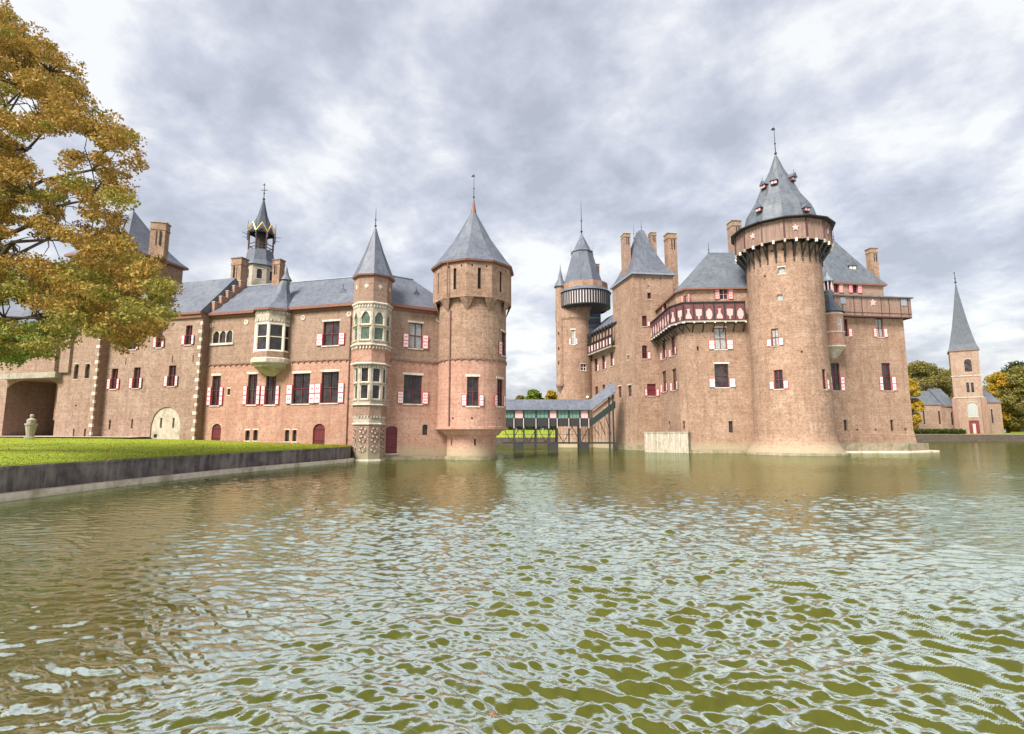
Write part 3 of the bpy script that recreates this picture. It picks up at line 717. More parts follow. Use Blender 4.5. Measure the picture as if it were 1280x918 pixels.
Sa.wall(mb, 0, Sa.L, [(-1, zC, 'brick_pink'), (zC, zE, 'brick_tan')]); Sb.wall(mb, 0, Sb.L, [(-1, zC, 'brick_pink'), (zC, zE, 'brick_tan')])
bkA = S3A - nL * 10.4; nRv = Vector((dR.y, -dR.x)); bkB = KX + dR * 11.5 - nRv * 10.4; bkK = KX + Vector((-.05, 11.2))
for a, b in ((S3A, bkA), (bkA, bkK), (bkK, bkB), (bkB, KX + dR * 11.5)): mb.poly([(a.x, a.y, -1), (b.x, b.y, -1), (b.x, b.y, zE), (a.x, a.y, zE)], 'brick_tan')
mb.build('wall', wing)
scallops(wing, Sa, .3, Sa.L - 1.6, zC); scallops(wing, Sb, 1.5, Sb.L - .5, zC)
mb = MB(); Sa.bx(mb, Sa.L - 9, Sa.L, -.6, .22, 0, .22, 'stone_moss'); Sb.bx(mb, 0, Sb.L, -.6, .38, 0, .25, 'stone_moss'); mb.build('plinth', wing)
downpipe(wing, Sa, 436.5, 395, 436, 560, .06)
# roof: eave line bends at the corner
def q3(p, z): return (p.x, p.y, z)
ov = .45
eA, eK, eB = S3A + nL * ov, KX + (nL + nRv) * ov * .55, KX + dR * 11.0 + nRv * ov
rA, rK, rB = S3A - nL * 5.2, KX + Vector((-.02, 5.5)), KX + dR * 6.6 - nRv * 5.2
gA, gK, gB = bkA, bkK, bkB
mb = MB(); z0 = zE
mb.poly([q3(eA, z0), q3(eK, z0), q3(rK, zRa), q3(rA, zRa)], 'slate'); mb.poly([q3(eK, z0), q3(eB, z0), q3(rB, zRa), q3(rK, zRa)], 'slate')
mb.poly([q3(eB, z0), q3(gB, z0), q3(rB, zRa)], 'slate'); mb.poly([q3(gB, z0), q3(gK, z0), q3(rK, zRa), q3(rB, zRa)], 'slate'); mb.poly([q3(gK, z0), q3(gA, z0), q3(rA, zRa), q3(rK, zRa)], 'slate')
mb.poly([q3(eA, z0), q3(gA, z0), q3(rA, zRa)], 'brick_pink')
ro = mb.build('roof', wing)
mb = MB()
for S, u0, u1 in ((Sa, 0, Sa.L - .2), (Sb, .2, Sb.L - .3)):
    S.bx(mb, u0, u1, zE - .32, zE + .03, .003, ov + .12, 'gutter'); S.bx(mb, u0, u1, zE - .62, zE - .323, .003, .22, 'gutter')
mb.build('gutter', wing)
mb = MB(); mb.bar(q3(rA, zRa + .05), q3(rK, zRa + .05), .13, 'lead', 6); mb.bar(q3(rK, zRa + .05), q3(rB, zRa + .05), .13, 'lead', 6); mb.build('ridge_cap', ro)
def on_roof(S, px, py, off): u, z = S.uz(px, py, off); p = S.pt(u, z, off); return p
p = on_roof(Sa, 429, 370, -2.0); dormer(wing, p[0], p[1], p[2] - .3, 1.1, 1.0, 1.4, (nL.x, nL.y))
p = on_roof(Sb, 520, 373, -2.2); dormer(wing, p[0], p[1], p[2] - .3, 1.0, 1.1, 1.4, (nRv.x, nRv.y))
# stepped gable at the left end and two chimneys
mb = MB(); nst = 5; z_a = zE - .2
for k in range(nst):
    b0 = .0 + k * 1.05; c = S3A - nL * (b0 + .52) + dL * -.25
    ztop = zE + .75 + (zRa - zE) * (b0 + .85) / 5.2
    mb.box(V2(c), .5, 1.05, z_a, ztop, 'brick_pink', math.atan2(dL.y, dL.x)); mb.box(V2(c), .66, 1.14, ztop + .003, ztop + .12, 'stone_old', math.atan2(dL.y, dL.x))
mb.build('stepped_gable', wing)
rotL = math.atan2(-dL.y, -dL.x)
Yc = (S3A - nL * 5).y
chimney(wing, 288.5, 305.5, 322, Yc, zE, 1.5, 'brick_castle', rotL, cap='brick_dark'); chimney(wing, 340.5, 352.6, 324, Yc - 1.5, zRa - 2, 1.2, 'brick_castle', rotL, cap='brick_dark')

# oriel on the main wing
def poly_tower(c, r, n, rot, z0, z1, m, mb, hole_fn=None, root=None):
    pts = [Vector((c[0] + r * math.cos(rot + 2 * math.pi * i / n), c[1] + r * math.sin(rot + 2 * math.pi * i / n))) for i in range(n)]
    fs = []
    for i in range(n):
        a, b = pts[i], pts[(i + 1) % n]
        S = Surf(a, b)                                   # ccw ring: outward normal
        fs.append(S)
        if hole_fn and S.n.dot(-((a + b) / 2)) > 0.15 * ((a + b) / 2).length: hole_fn(i, S)
        S.wall(mb, 0, S.L, [(z0, z1, m)] if not isinstance(m, list) else m, .18)
    return fs
uo = Sa.uz(343, 420)[0]
oc = Vector(Sa.pt(uo, 0, 0)[:2]); orad = (Sa.uz(363, 420, 1)[0] - Sa.uz(323, 420, 1)[0]) / 2 * 1.02
oz = {k: Sa.uz(343, y, .9 * orad)[1] for k, y in dict(eave=386, win1=404, win0=437, sill=446, stone=452, tip=467).items()}
ori = wing
orot = math.atan2(nL.y, nL.x) + math.pi / 8
mb = MB()
def oh(i, S):
    a = .16; z0_, z1_ = oz['win0'], oz['win1']; u0_, u1_ = a, S.L - a
    window(wing, S, (u0_, z0_, u1_, z1_), sh='', frame='cream', pane='glass', lintel=None, sill=False, mull=False, transom=.52, px=False, depth=.1, name='oriel_window')
poly_tower(oc, orad, 8, orot, oz['sill'], oz['eave'], [(oz['sill'], oz['win0'] - .12, 'brick_tan'), (oz['win0'] - .12, oz['win1'] + .12, 'cream'), (oz['win1'] + .12, oz['eave'], 'stone_old')], mb, oh)
mb.build('oriel', wing)
mb = MB(); mb.lathe(oc, [(orad * 1.03, oz['sill'] + .0), (orad * 1.12, oz['sill'] - .1), (orad * 1.1, oz['stone']), (orad * .98, oz['stone'] - .1), (orad * .9, oz['stone'] - .5), (orad * .55, (oz['stone'] + oz['tip']) / 2 - .3), (orad * .3, oz['tip']), (0, oz['tip'] - .1)], 8, 'stone', orot,
    mats=['stone', 'stone', 'stone', 'stone_old', 'stone_old', 'stone_old', 'stone']); mb.build('oriel_corbel', wing)
mb = MB()
for k in range(8):
    for j in range(4):
        a0 = orot + 2 * math.pi * (k + (j + .5) / 4) / 8; rr = orad * math.cos(math.pi / 8) / math.cos((a0 - orot) % (math.pi / 4) - math.pi / 8)
        for z in (oz['win1'] + .35, oz['eave'] - .45): mb.box((oc.x + rr * math.cos(a0), oc.y + rr * math.sin(a0)), .12, .26, z, z + .3, 'stone', a0)
mb.build('carved_frieze', wing)
ozr = Sa.uz(352, 353, -1)[1]
mb = MB(); lc = (oc.x - nL.x * 1.6, oc.y - nL.y * 1.6)
mb.lathe(oc, [(orad * 1.15, oz['eave'] - .1), (orad * 1.15, oz['eave'] + .15)], 8, 'gutter', orot)
e8 = [Vector((oc.x + orad * 1.15 * math.cos(orot + math.pi * i / 4), oc.y + orad * 1.15 * math.sin(orot + math.pi * i / 4))) for i in range(8)]
lv = [[(p.x, p.y, oz['eave'] + .15) for p in e8]]
for s_, g_ in ((.35, .28), (.65, .62), (.82, 1.0)): lv.append([(p.x + (lc[0] - p.x) * s_, p.y + (lc[1] - p.y) * s_, oz['eave'] + .15 + (ozr - oz['eave']) * g_) for p in e8])
mb.loft(lv, 'slate'); mb.build('oriel_roof', wing)
mb = MB(); mb.lathe(lc, [(.45, ozr - .6), (.45, ozr + .35)], 8, 'blue_sheet_and_shade', orot)
for i in range(8): a_ = orot + i * math.pi / 4; mb.box((lc[0] + .47 * math.cos(a_), lc[1] + .47 * math.sin(a_)), .08, .08, ozr - .1, ozr + .4, 'stone', a_)
tipz = Sa.uz(355, 333, -1.6)[1]
mb.lathe(lc, [(.75, ozr + .38), (.35, ozr + 1.0), (.12, ozr + 1.9), (0, tipz)], 8, 'slate', orot); mb.build('oriel_lantern', wing)

# corner bay turret
tc_ = (KX.x - .05, KX.y + .25)
tur = thing('bay_turret', 'slender octagonal corner turret with carved stone bay windows and pointed slate cone', 'turret', (tc_[0], tc_[1], 0))
trot = math.atan2(-tc_[1], -tc_[0])                     # a corner faces the water
Yt = tc_[1] - 1.9
tz = {k: Z(461, y, Yt) for k, y in dict(eave=344, led=379, u1=389, u0=425, b1=431, l1=459, l0=499, b2=506, dent=521, st=530, foot=578).items()}
def th_(zr):
    z0_, z1_ = zr
    def f(i, S):
        zm = z0_ + (z1_ - z0_) * .5
        for a, b, p_ in ((z0_, zm - .12, 'glass'), (zm + .12, z1_, 'glass_g')):
            if S.L < 1: continue
            o = window(tur, S, (.24, a, S.L - .24, b), sh='', frame='cream', pane='glass_g' if zr[1] > tz['b1'] else 'glass', lintel=None, sill=True, mull=False, transom=0, px=False, depth=.1, name='bay_window', arch=0)
        if zr[1] > tz['b1']: add_arch(S, .24, S.L - .24, z1_, .9, 'stone', True)
    return f
mb = MB(); rU, rM, rF = 2.22, 1.92, 1.78
poly_tower(tc_, rU, 8, trot, tz['led'], tz['eave'], 'brick_tan', mb)
poly_tower(tc_, rU, 8, trot, tz['b1'], tz['led'], 'stone_old', mb, th_((tz['u0'], tz['u1'])))
poly_tower(tc_, rU * .97, 8, trot, tz['l1'] + .5, tz['b1'], 'brick_pink', mb)
poly_tower(tc_, rM, 8, trot, tz['b2'], tz['l1'] + .5, 'stone_old', mb, th_((tz['l0'], tz['l1'])))
poly_tower(tc_, rM * .98, 8, trot, tz['dent'], tz['b2'], 'brick_tan', mb)
poly_tower(tc_, rF, 8, trot, -1, tz['dent'], [(-1, tz['st'], 'brick_old'), (tz['st'], tz['dent'], 'stone_old')], mb)
mb.build('wall', tur)
mb = MB()
for z, r_, h in ((tz['led'], rU, .26), (tz['b1'], rU, .22), (tz['l1'] + .42, rU * .97, .22), (tz['b2'], rM, .14), (tz['st'], rF, .22), (.0, rF, .38)):
    mb.lathe(tc_, [(r_ * .9, z - h / 2), (r_ * 1.06, z - h / 2), (r_ * 1.09, z), (r_ * 1.06, z + h / 2), (r_ * .9, z + h / 2)], 8, 'stone', trot)
mb.build('string_course', tur)
mb = MB()
for z, r_, n_ in ((tz['led'] - .35, rU, 40), (tz['b1'] - .32, rU, 36), (tz['l1'] + .12, rM, 36), (tz['dent'] - .02, rF, 30)):
    for i in range(n_):
        a_ = trot + 2 * math.pi * (i + .5) / n_; k8 = (a_ - trot) % (math.pi / 4) - math.pi / 8; rr = r_ * math.cos(math.pi / 8) / math.cos(k8)
        mb.box((tc_[0] + rr * math.cos(a_), tc_[1] + rr * math.sin(a_)), .2, .16, z - .12, z + .14, 'stone', a_)
mb.build('dentils', tur)
mb = MB()                                               # carved relief and mouldings on the foot
for i in range(8):
    a_ = trot + math.pi / 8 + i * math.pi / 4; ap = rF * math.cos(math.pi / 8)
    for zc_, hh in ((tz['st'] - .75, .5), (tz['st'] - 1.7, .6), (tz['st'] - 2.8, .55)):
        for k in range(9):
            b_ = 2 * math.pi * k / 9; off = .34 * math.cos(b_); zz = zc_ + hh * .55 * math.sin(b_) 
            mb.box((tc_[0] + (ap + .03) * math.cos(a_) - off * math.sin(a_), tc_[1] + (ap + .03) * math.sin(a_) + off * math.cos(a_)), .12, .15, zz - .09, zz + .09, 'stone' if k % 2 else 'brick_dark', a_)
mb.build('carved_relief', tur)
mb = MB()                                               # star-shaped stone emblems under the eaves
for i in range(8):
    a_ = trot + math.pi / 8 + i * math.pi / 4; ap = rU * math.cos(math.pi / 8) + .03; zc_ = (tz['eave'] + tz['led']) / 2 + .35
    cx_, cy_ = tc_[0] + ap * math.cos(a_), tc_[1] + ap * math.sin(a_); pts = []
    for k in range(16):
        b_ = 2 * math.pi * k / 16; rr = .34 if k % 4 == 0 else .2; pts.append((cx_ - rr * math.cos(b_) * math.sin(a_), cy_ + rr * math.cos(b_) * math.cos(a_), zc_ + rr * math.sin(b_)))
    mb.poly(pts, 'stone'); 
    bk = [(p[0] - .05 * math.cos(a_), p[1] - .05 * math.sin(a_), p[2]) for p in pts]
    for k in range(16): mb.poly([pts[k], pts[(k + 1) % 16], bk[(k + 1) % 16], bk[k]], 'stone')
mb.build('emblem', tur)
tipT = Z(471.7, 283, tc_[1])
mb = MB(); mb.lathe(tc_, [(rU * .9, tz['eave'] - .25), (rU * 1.12, tz['eave'] - .1), (rU * 1.14, tz['eave'] + .08)], 8, 'gutter', trot)
zz_ = tz['eave'] + .08
mb.lathe(tc_, [(rU * 1.14, zz_), (rU * .93, zz_ + (tipT - zz_) * .14), (rU * .5, zz_ + (tipT - zz_) * .5), (rU * .16, zz_ + (tipT - zz_) * .84), (.04, tipT)], 8, 'slate', trot)
mb.build('roof', tur); finial(tur, tc_, tipT - .2, Z(471.7, 261, tc_[1]), .06, False)

# round corner tower T1
c1 = (P(589.5, 545, 67.0).x, 67.0)
t1 = thing('round_tower', 'broad round brick tower with ten sided loopholed top, at the water end of the wing', 'tower', (c1[0], c1[1], 0))
Yf = 63.0; r1 = 4.25; rb = 3.05
zdr1, zdr0 = Z(590, 326, 62.3), Z(590, 371, 62.3); zco1, zco0 = Z(590, 534, Yf), Z(590, 545, Yf)
S1 = Surf(c=c1, r=r1); S1b = Surf(c=c1, r=rb)
window(t1, S1, (583.6, 471, 598.5, 507.7), frac=.38, shw=.55, bars=3); window(t1, S1, (621.5, 474, 629, 508), frac=.4, shw=.5, bars=2)
window(t1, S1, (627.2, 415.5, 633, 445), sh='L', frac=.55, shw=.7)
holes_(t1, S1, [(566, 523), (590, 523), (624, 523)])
slit(t1, S1b, (563.2, 549, 565.4, 557)); slit(t1, S1b, (592.6, 549, 595, 557))
mb = MB(); hc = math.pi * r1
S1.wall(mb, -hc, hc, [(zco1, zC, 'brick_pink'), (zC, zdr0, 'brick_castle')]); S1b.wall(mb, -math.pi * rb, math.pi * rb, [(-1, zco0, 'brick_pink')])
mb.lathe(c1, [(rb, zco0 - .02), (rb * 1.12, zco0 + .12), (r1 * .88, zco1 - .45), (r1 * 1.05, zco1 - .25), (r1 * 1.05, zco1 + .05), (r1, zco1 + .1)], 40, 'brick_pink')
mb.build('wall', t1)
scallops(t1, S1, -r1 * 1.5, r1 * 1.5, zC)
mb = MB(); S1b.bx(mb, -math.pi * rb, math.pi * rb, -.6, .38, 0, .22, 'stone_moss'); mb.build('plinth', t1)
rD = 5.05; rotD = math.atan2(-c1[1], -c1[0]) + R(9) + math.pi / 10
dpts = [Vector((c1[0] + rD * math.cos(rotD + 2 * math.pi * i / 10), c1[1] + rD * math.sin(rotD + 2 * math.pi * i / 10))) for i in range(10)]
mb = MB()
def dh(i, S):
    zz = (zdr1 + zdr0) / 2; slit(t1, S, (S.L / 2 - .19, zz - 1.25, S.L / 2 + .19, zz + 1.35), px=False)
    for fu in (.22, .78): slit(t1, S, (S.L * fu - .1, zdr1 - .75, S.L * fu + .1, zdr1 - .5), px=False, name='putlog_hole')
poly_tower(c1, rD, 10, rotD, zdr0, zdr1, 'brick_castle', mb, dh)
mb.poly([(p.x, p.y, zdr0) for p in dpts][::-1], 'brick_castle'); 
for p in dpts:                                          # pointed corbels under each corner
    d = (p - Vector(c1)).normalized(); t = Vector((-d.y, d.x))
    q = Vector(c1) + d * (r1 - .05)
    a, b, e_ = p - t * .9 - d * .25, p + t * .9 - d * .25, p - d * .05
    tip = (q.x, q.y, zdr0 - 1.7)
    mb.poly([(a.x, a.y, zdr0), (e_.x, e_.y, zdr0), tip], 'brick_castle'); mb.poly([(e_.x, e_.y, zdr0), (b.x, b.y, zdr0), tip], 'brick_castle')
mb.build('drum', t1)
tip1 = Z(593.8, 268, 67)
mb = MB(); mb.lathe(c1, [(rD * .95, zdr1 - .22), (rD * 1.06, zdr1 - .1), (rD * 1.07, zdr1 + .12)], 10, 'gutter', rotD)
zz_ = zdr1 + .12; mb.lathe(c1, [(rD * 1.07, zz_), (rD * .93, zz_ + .75), (rD * .5, zz_ + (tip1 - zz_) * .50), (.42, tip1)], 10, 'slate', rotD); mb.build('roof', t1)
mb = MB(); zs_ = Z(594, 249, 67); mb.lathe(c1, [(.44, tip1 - .2), (.22, (tip1 + zs_) / 2), (.06, zs_)], 10, 'rustiron', rotD); mb.build('spirelet', t1); finial(t1, c1, zs_ - .1, Z(594, 217, 67), .055)
Sg = Surf(KX, KX + dR * 11.5); downpipe(t1, S1, 563.5, 388, 562, 534, .08)
mb = MB(); p0 = S1.pt(S1.uz(563, 400)[0], zdr0, .55); mb.bar((p0[0], p0[1] - .5, zdr1 - .2), (p0[0], p0[1] - .5, zdr0), .07, 'rustiron', 8); mb.build('downpipe', t1)

# ------------------------------------------------------------------ LEFT CASTLE: side range (section 2)
S2 = Surf(S2A, S2B)
rg = thing('castle_range', 'plain weathered brick castle range left of the stepped gable, with a walled-up arch', 'castle', (S2B.x - 8, S2B.y + 3, 1.5))
zE2 = S2.uz(254, 390)[1]; zR2 = S2.uz(240, 352.5, -5)[1]
for r_ in ((232, 407, 240, 431), (196.6, 409, 203, 434.5), (160.5, 412.5, 171, 437)): window(rg, S2, r_, frac=.5, shw=.45, lintel=None)
for r_ in ((139, 461, 146.8, 486.5), (166.8, 459.5, 175, 485.5), (210.4, 457, 219.5, 483)): window(rg, S2, r_, frac=.5, shw=.48, lintel=None)
for r_ in ((136, 525, 138.3, 537), (164, 524, 166, 535.5)): slit(rg, S2, r_)
anchors(rg, S2, [(157.5, 452), (215.5, 449), (241.5, 448)])
an = S2.rect(188.5, 509, 225.5, 551)                   # blind arch: shallow niche in pale render
S2.holes.append((*an, .14)); add_arch(S2, an[0], an[2], an[3], (an[2] - an[0]) * .5, 'brick_old')
Sn = Surf(Vector(S2.pt(0, 0, -.13)[:2]), Vector(S2.pt(S2.L, 0, -.13)[:2]))
slit(rg, Sn, (200, 522.5, 202.5, 535)); slit(rg, Sn, (215.5, 522.5, 218, 535)); slit(rg, Sn, (192, 543, 196, 547.5))
mb = MB(); Sn.wall(mb, an[0] - .01, an[2] + .01, [(an[1] - .01, an[3] + .01, 'stone_old')]); mb.build('niche_infill', rg)
mb = MB(); S2.wall(mb, 0, S2.L, [(-.5, zE2, 'brick_old')])
S2r = Surf(S2B, S2B - nL * 10.5); S2r.wall(mb, 0, 10.5, [(-.5, zE2, 'brick_dark')])  # return face in a darker brick: shaded side painted in
b0, b1 = S2A - nL * 10.5, S2B - nL * 10.5
for a, b in ((b1, b0), (b0, S2A)): mb.poly([(a.x, a.y, -.5), (b.x, b.y, -.5), (b.x, b.y, zE2), (a.x, a.y, zE2)], 'brick_old')
mb.build('wall', rg)
def quoins(root, S, at_end, z0, z1, side=None):
    mb = MB(); z = z0; k = 0
    while z < z1 - .5:
        l_ = .55 if k % 2 else .3
        if at_end: S.bx(mb, S.L - l_, S.L + .02, z, z + .42, -.2, .025, 'stone')
        z += 1.05; k += 1
    mb.build('quoins', root)
quoins(rg, S2, True, 2.3, zE2 - 1)
rf, rr2 = [S2A - dL * .0 + nL * .45, S2B + nL * .45, b1 - nL * .3, b0 - nL * .3], None
m0, m1 = (S2A - nL * 5), (S2B - nL * 5)
roof(rg, [V2(p) for p in rf], [V2(m0), V2(m1), V2(m1), V2(m0)], zE2, zR2, over=.0)
mb = MB(); S2.bx(mb, 0, S2.L, zE2 - .75, zE2 - .303, .003, .25, 'gutter'); mb.build('gutter', rg)
downpipe(rg, Surf(S3A, KX), 258, 400, 256.5, 545, .09)

# gatehouse (section 1)
S1g = Surf(S1A, S1B)
gh = thing('gatehouse', 'castle gatehouse with deep shadowed gateway under a pale lintel, behind the autumn tree', 'gatehouse', (S1B.x - 10, S1B.y + 3, 2))
zE1 = S1g.uz(100, 392)[1]
gate = S1g.rect(6, 474, 70, 545); gate = (gate[0], 2.0, gate[2], gate[3])
for r_ in ((92.5, 455.5, 98, 474), (106.3, 455, 112, 473)): slit(gh, S1g, r_, 'glass', 'lancet_window', sur='stone_old', arch=.5, wallm='brick_old')
for r_ in ((91, 536, 93, 546), (105, 536, 107.2, 546), (94, 506, 96, 508)): slit(gh, S1g, r_)
window(gh, S1g, (76, 431, 83, 451), sh='L', frac=.5, shw=.4); window(gh, S1g, (28, 424, 36, 446), sh='LR', shw=.45)
window(gh, S1g, (3, 424, 11, 444), sh='L', shw=.45)
S1g.holes.append((*gate, 8.0, 'brick_dark')); add_arch(S1g, gate[0], gate[2], gate[3], 1.1, 'brick_old')  # passage sides in darker brick, shade put into the colour
mb = MB(); S1g.wall(mb, 0, S1g.L, [(-.5, zE1, 'brick_old')])
S1r = Surf(S1B, S1B - nL * 10); S1r.wall(mb, 0, 10, [(-.5, zE1, 'brick_dark')])  # this return also gets darker brick for its shaded side
g0, g1 = S1A - nL * 12, S1B - nL * 12
for a, b in ((g1, g0), (g0, S1A)): mb.poly([(a.x, a.y, -.5), (b.x, b.y, -.5), (b.x, b.y, zE1), (a.x, a.y, zE1)], 'brick_old')
mb.poly([S1g.pt(gate[0] - .3, 1.8, -8), S1g.pt(gate[2] + .3, 1.8, -8), S1g.pt(gate[2] + .3, gate[3] + .3, -8), S1g.pt(gate[0] - .3, gate[3] + .3, -8)], 'brick_dark')  # back of the passage, darkened by colour to read as shade
mb.build('wall', gh); quoins(gh, S1g, True, 2.9, zE1 - 1)
mb = MB(); S1g.bx(mb, gate[0] + .6, gate[0] + 2.6, gate[1], gate[3] - 2.2, -7.98, -7.7, 'stone_moss'); S1g.bx(mb, gate[0] + 2.9, gate[2] - .6, gate[1], gate[3] - 1.4, -7.98, -7.8, 'dark'); S1g.bx(mb, gate[2] - 2.6, gate[2] - .9, gate[1], gate[3] - 1.2, -2.6, -2.2, 'brick_old'); mb.build('inner_gate_and_shade', gh)  # the near-black panel is painted shade for the passage beyond
mb = MB(); S1g.bx(mb, gate[2] - 1.6, gate[2] - .2, gate[1], gate[3] - 2.6, -2.1, -2.0, 'red'); mb.build('gate_leaf', gh)
mb = MB(); S1g.bx(mb, gate[0] - .2, gate[2] + .5, gate[3] + .0, gate[3] + .75, -.1, .9, 'stone_pale'); mb.build('lintel', gh)
mb = MB(); zb_ = gate[3] + .753; zt_ = S1g.uz(60, 412, .8)[1]
S1g.bx(mb, gate[0] + 1.0, gate[2] + .1, zb_, zt_, .0, .8, 'brick_old'); S1g.bx(mb, gate[2] + .1, gate[2] + 2.0, zt_ - 6, zt_ - .003, 0, .35, 'brick_old')
mb.build('oriel', gh); mb = MB(); S1g.bx(mb, gate[0] + .8, gate[2] + 2.2, zt_, zt_ + .35, 0, 1.0, 'stone'); mb.build('parapet_cap', gh)
mb = MB(); q_ = [S1g.pt(gate[0] + .8, zt_ + .36, .9), S1g.pt(gate[2] + 1.2, zt_ + .36, .9), S1g.pt(gate[2] + .3, zt_ + 3.2, 0), S1g.pt(gate[0] + 2, zt_ + 3.2, 0)]; mb.poly(q_, 'slate'); mb.poly([q_[1], q_[2], S1g.pt(gate[2] + .3, zt_ + .36, 0)], 'slate'); mb.build('oriel_roof', gh)
roof(gh, [V2(S1A + nL * .4), V2(S1B + nL * .4), V2(g1), V2(g0)], [V2(S1A - nL * 6), V2(S1B - nL * 6), V2(S1B - nL * 6), V2(S1A - nL * 6)], zE1, zE1 + 5.5, over=0)
mb = MB(); S1g.bx(mb, 0, S1g.L, zE1 - .75, zE1 - .303, .003, .25, 'gutter'); mb.build('gutter', gh)

# tall square tower behind the range
gt = thing('square_gate_tower', 'square brick tower with steep pyramid roof and one chimney, rising half hidden behind autumn leaves', 'tower', (-55, 78, 2))
ga = Vector((P(157, 309, 73.5).x, 73.5)); gb = ga - nL * 0 + Vector((.30, .95)).normalized() * 9.3
gl = ga + dL * 10.5; gbl = gb + dL * 10.5
zg1 = Z(157, 311, 73.5)
Sf, Sr = Surf(gl, ga), Surf(ga, gb)
mb = MB()
for x, y in ((165, 331), (176, 336)): slit(gt, Sr, (x - 1, y - 4, x + 1.2, y + 4))
for k in (.3, .6): slit(gt, Sf, (Sf.L * k, zg1 - 3, Sf.L * k + .35, zg1 - 1.4), px=False)
Sf.wall(mb, 0, Sf.L, [(5, zg1, 'brick_castle')]); Sr.wall(mb, 0, Sr.L, [(5, zg1, 'brick_castle')])
for a, b in ((gb, gbl), (gbl, gl)): mb.poly([(a.x, a.y, 5), (b.x, b.y, 5), (b.x, b.y, zg1), (a.x, a.y, zg1)], 'brick_castle')
mb.build('wall', gt); gc = (ga + gbl) / 2; ga_z = Z(168, 263, gc.y)
roof(gt, [V2(gl), V2(ga), V2(gb), V2(gbl)], [V2(gc)] * 4, zg1, ga_z, flare=1.25, over=.6)
finial(gt, V2(gc), ga_z - .3, Z(168, 238, gc.y), .06)
chimney(gt, 187, 206, 277, ga.y + 3.0, zg1 - .2, 1.7, 'brick_castle', .2)

# lantern tower behind the wing roof
lt = thing('bell_turret', 'octagonal bell turret with open timber lantern and needle spire above the slate ridge', 'turret', (P(323, 345, 80).x, 80, 10))
lx = (P(324, 345, 80).x, 80.0); n8 = math.pi / 8 + math.atan2(-lx[1], -lx[0])
za, zb_, zc2, zd, ze_ = Z(324, 366, 80), Z(324, 336, 80), Z(327, 316, 80), Z(331, 293, 80), Z(337, 249, 80)
mb = MB()
def lh(i, S): 
    slit(lt, S, (S.L / 2 - .35, zb_ - 2.2, S.L / 2 + .35, zb_ - .7), 'glass', 'belfry_window', False, 'stone', .5, 'stone_old')
poly_tower(lx, 2.55, 8, n8, za - 3, zb_, 'stone_old', mb, lh); mb.build('wall', lt)
mb = MB(); mb.lathe(lx, [(2.3, zb_ - .15), (2.85, zb_), (2.2, zb_ + .9), (1.9, zc2 + .1), (0, zc2 + .1)], 8, 'slate', n8); mb.build('skirt_roof', lt)
mb = MB()
for i in range(8):
    a_ = n8 + i * math.pi / 4; x, y = lx[0] + 1.85 * math.cos(a_), lx[1] + 1.85 * math.sin(a_)
    mb.bar((x, y, zc2), (x, y, zd), .11, 'darkwood'); x2, y2 = lx[0] + 1.85 * math.cos(a_ + math.pi / 4), lx[1] + 1.85 * math.sin(a_ + math.pi / 4)
    for z in (zc2 + .45, zc2 + .95): mb.bar((x, y, z), (x2, y2, z), .07, 'darkwood')
    mb.bar((x, y, zd - .3), ((x + x2) / 2, (y + y2) / 2, zd + .35), .08, 'darkwood'); mb.bar((x2, y2, zd - .3), ((x + x2) / 2, (y + y2) / 2, zd + .35), .08, 'darkwood')
mb.lathe(lx, [(.8, zc2), (.8, zd)], 8, 'blackwood', n8); mb.build('lantern', lt)
mb = MB()
for i in range(8):
    a_ = n8 + i * math.pi / 4; p0 = Vector((lx[0] + 2.15 * math.cos(a_), lx[1] + 2.15 * math.sin(a_), zd - .15)); a2 = a_ + math.pi / 8; p1 = Vector((lx[0] + 1.8 * math.cos(a2), lx[1] + 1.8 * math.sin(a2), zd + 1.3)); a3 = a_ + math.pi / 4; p2 = Vector((lx[0] + 2.15 * math.cos(a3), lx[1] + 2.15 * math.sin(a3), zd - .15))
    mb.bar(p0, p1, .07, 'gold'); mb.bar(p1, p2, .07, 'gold')
mb.build('gilt_bargeboard', lt)
mb = MB()
for i in range(8):
    a_ = n8 + i * math.pi / 4; x, y = lx[0] + 2.1 * math.cos(a_), lx[1] + 2.1 * math.sin(a_); mb.bar((x, y, zd - 1), (x, y, zd + 1.7), .09, 'slate', 6, .02)
    mb.bar((x, y, zd - .6), (x + .9 * math.cos(a_), y + .9 * math.sin(a_), zd - .45), .05, 'iron', 6, .02)
mb.build('pinnacle', lt)
mb = MB(); mb.lathe(lx, [(1.75, zd - .2), (1.9, zd), (1.25, zd + 1.6), (.75, zd + (ze_ - zd) * .5), (.08, ze_)], 8, 'slate_g', n8); mb.build('spire', lt)
zf = Z(338, 229, 80); finial(lt, lx, ze_ - .3, zf, .08, True)
mb = MB(); mb.bar((lx[0] - .5, lx[1], ze_ + (zf - ze_) * .55), (lx[0] + .5, lx[1], ze_ + (zf - ze_) * .55), .05, 'iron'); mb.build('cross_bar', lt)

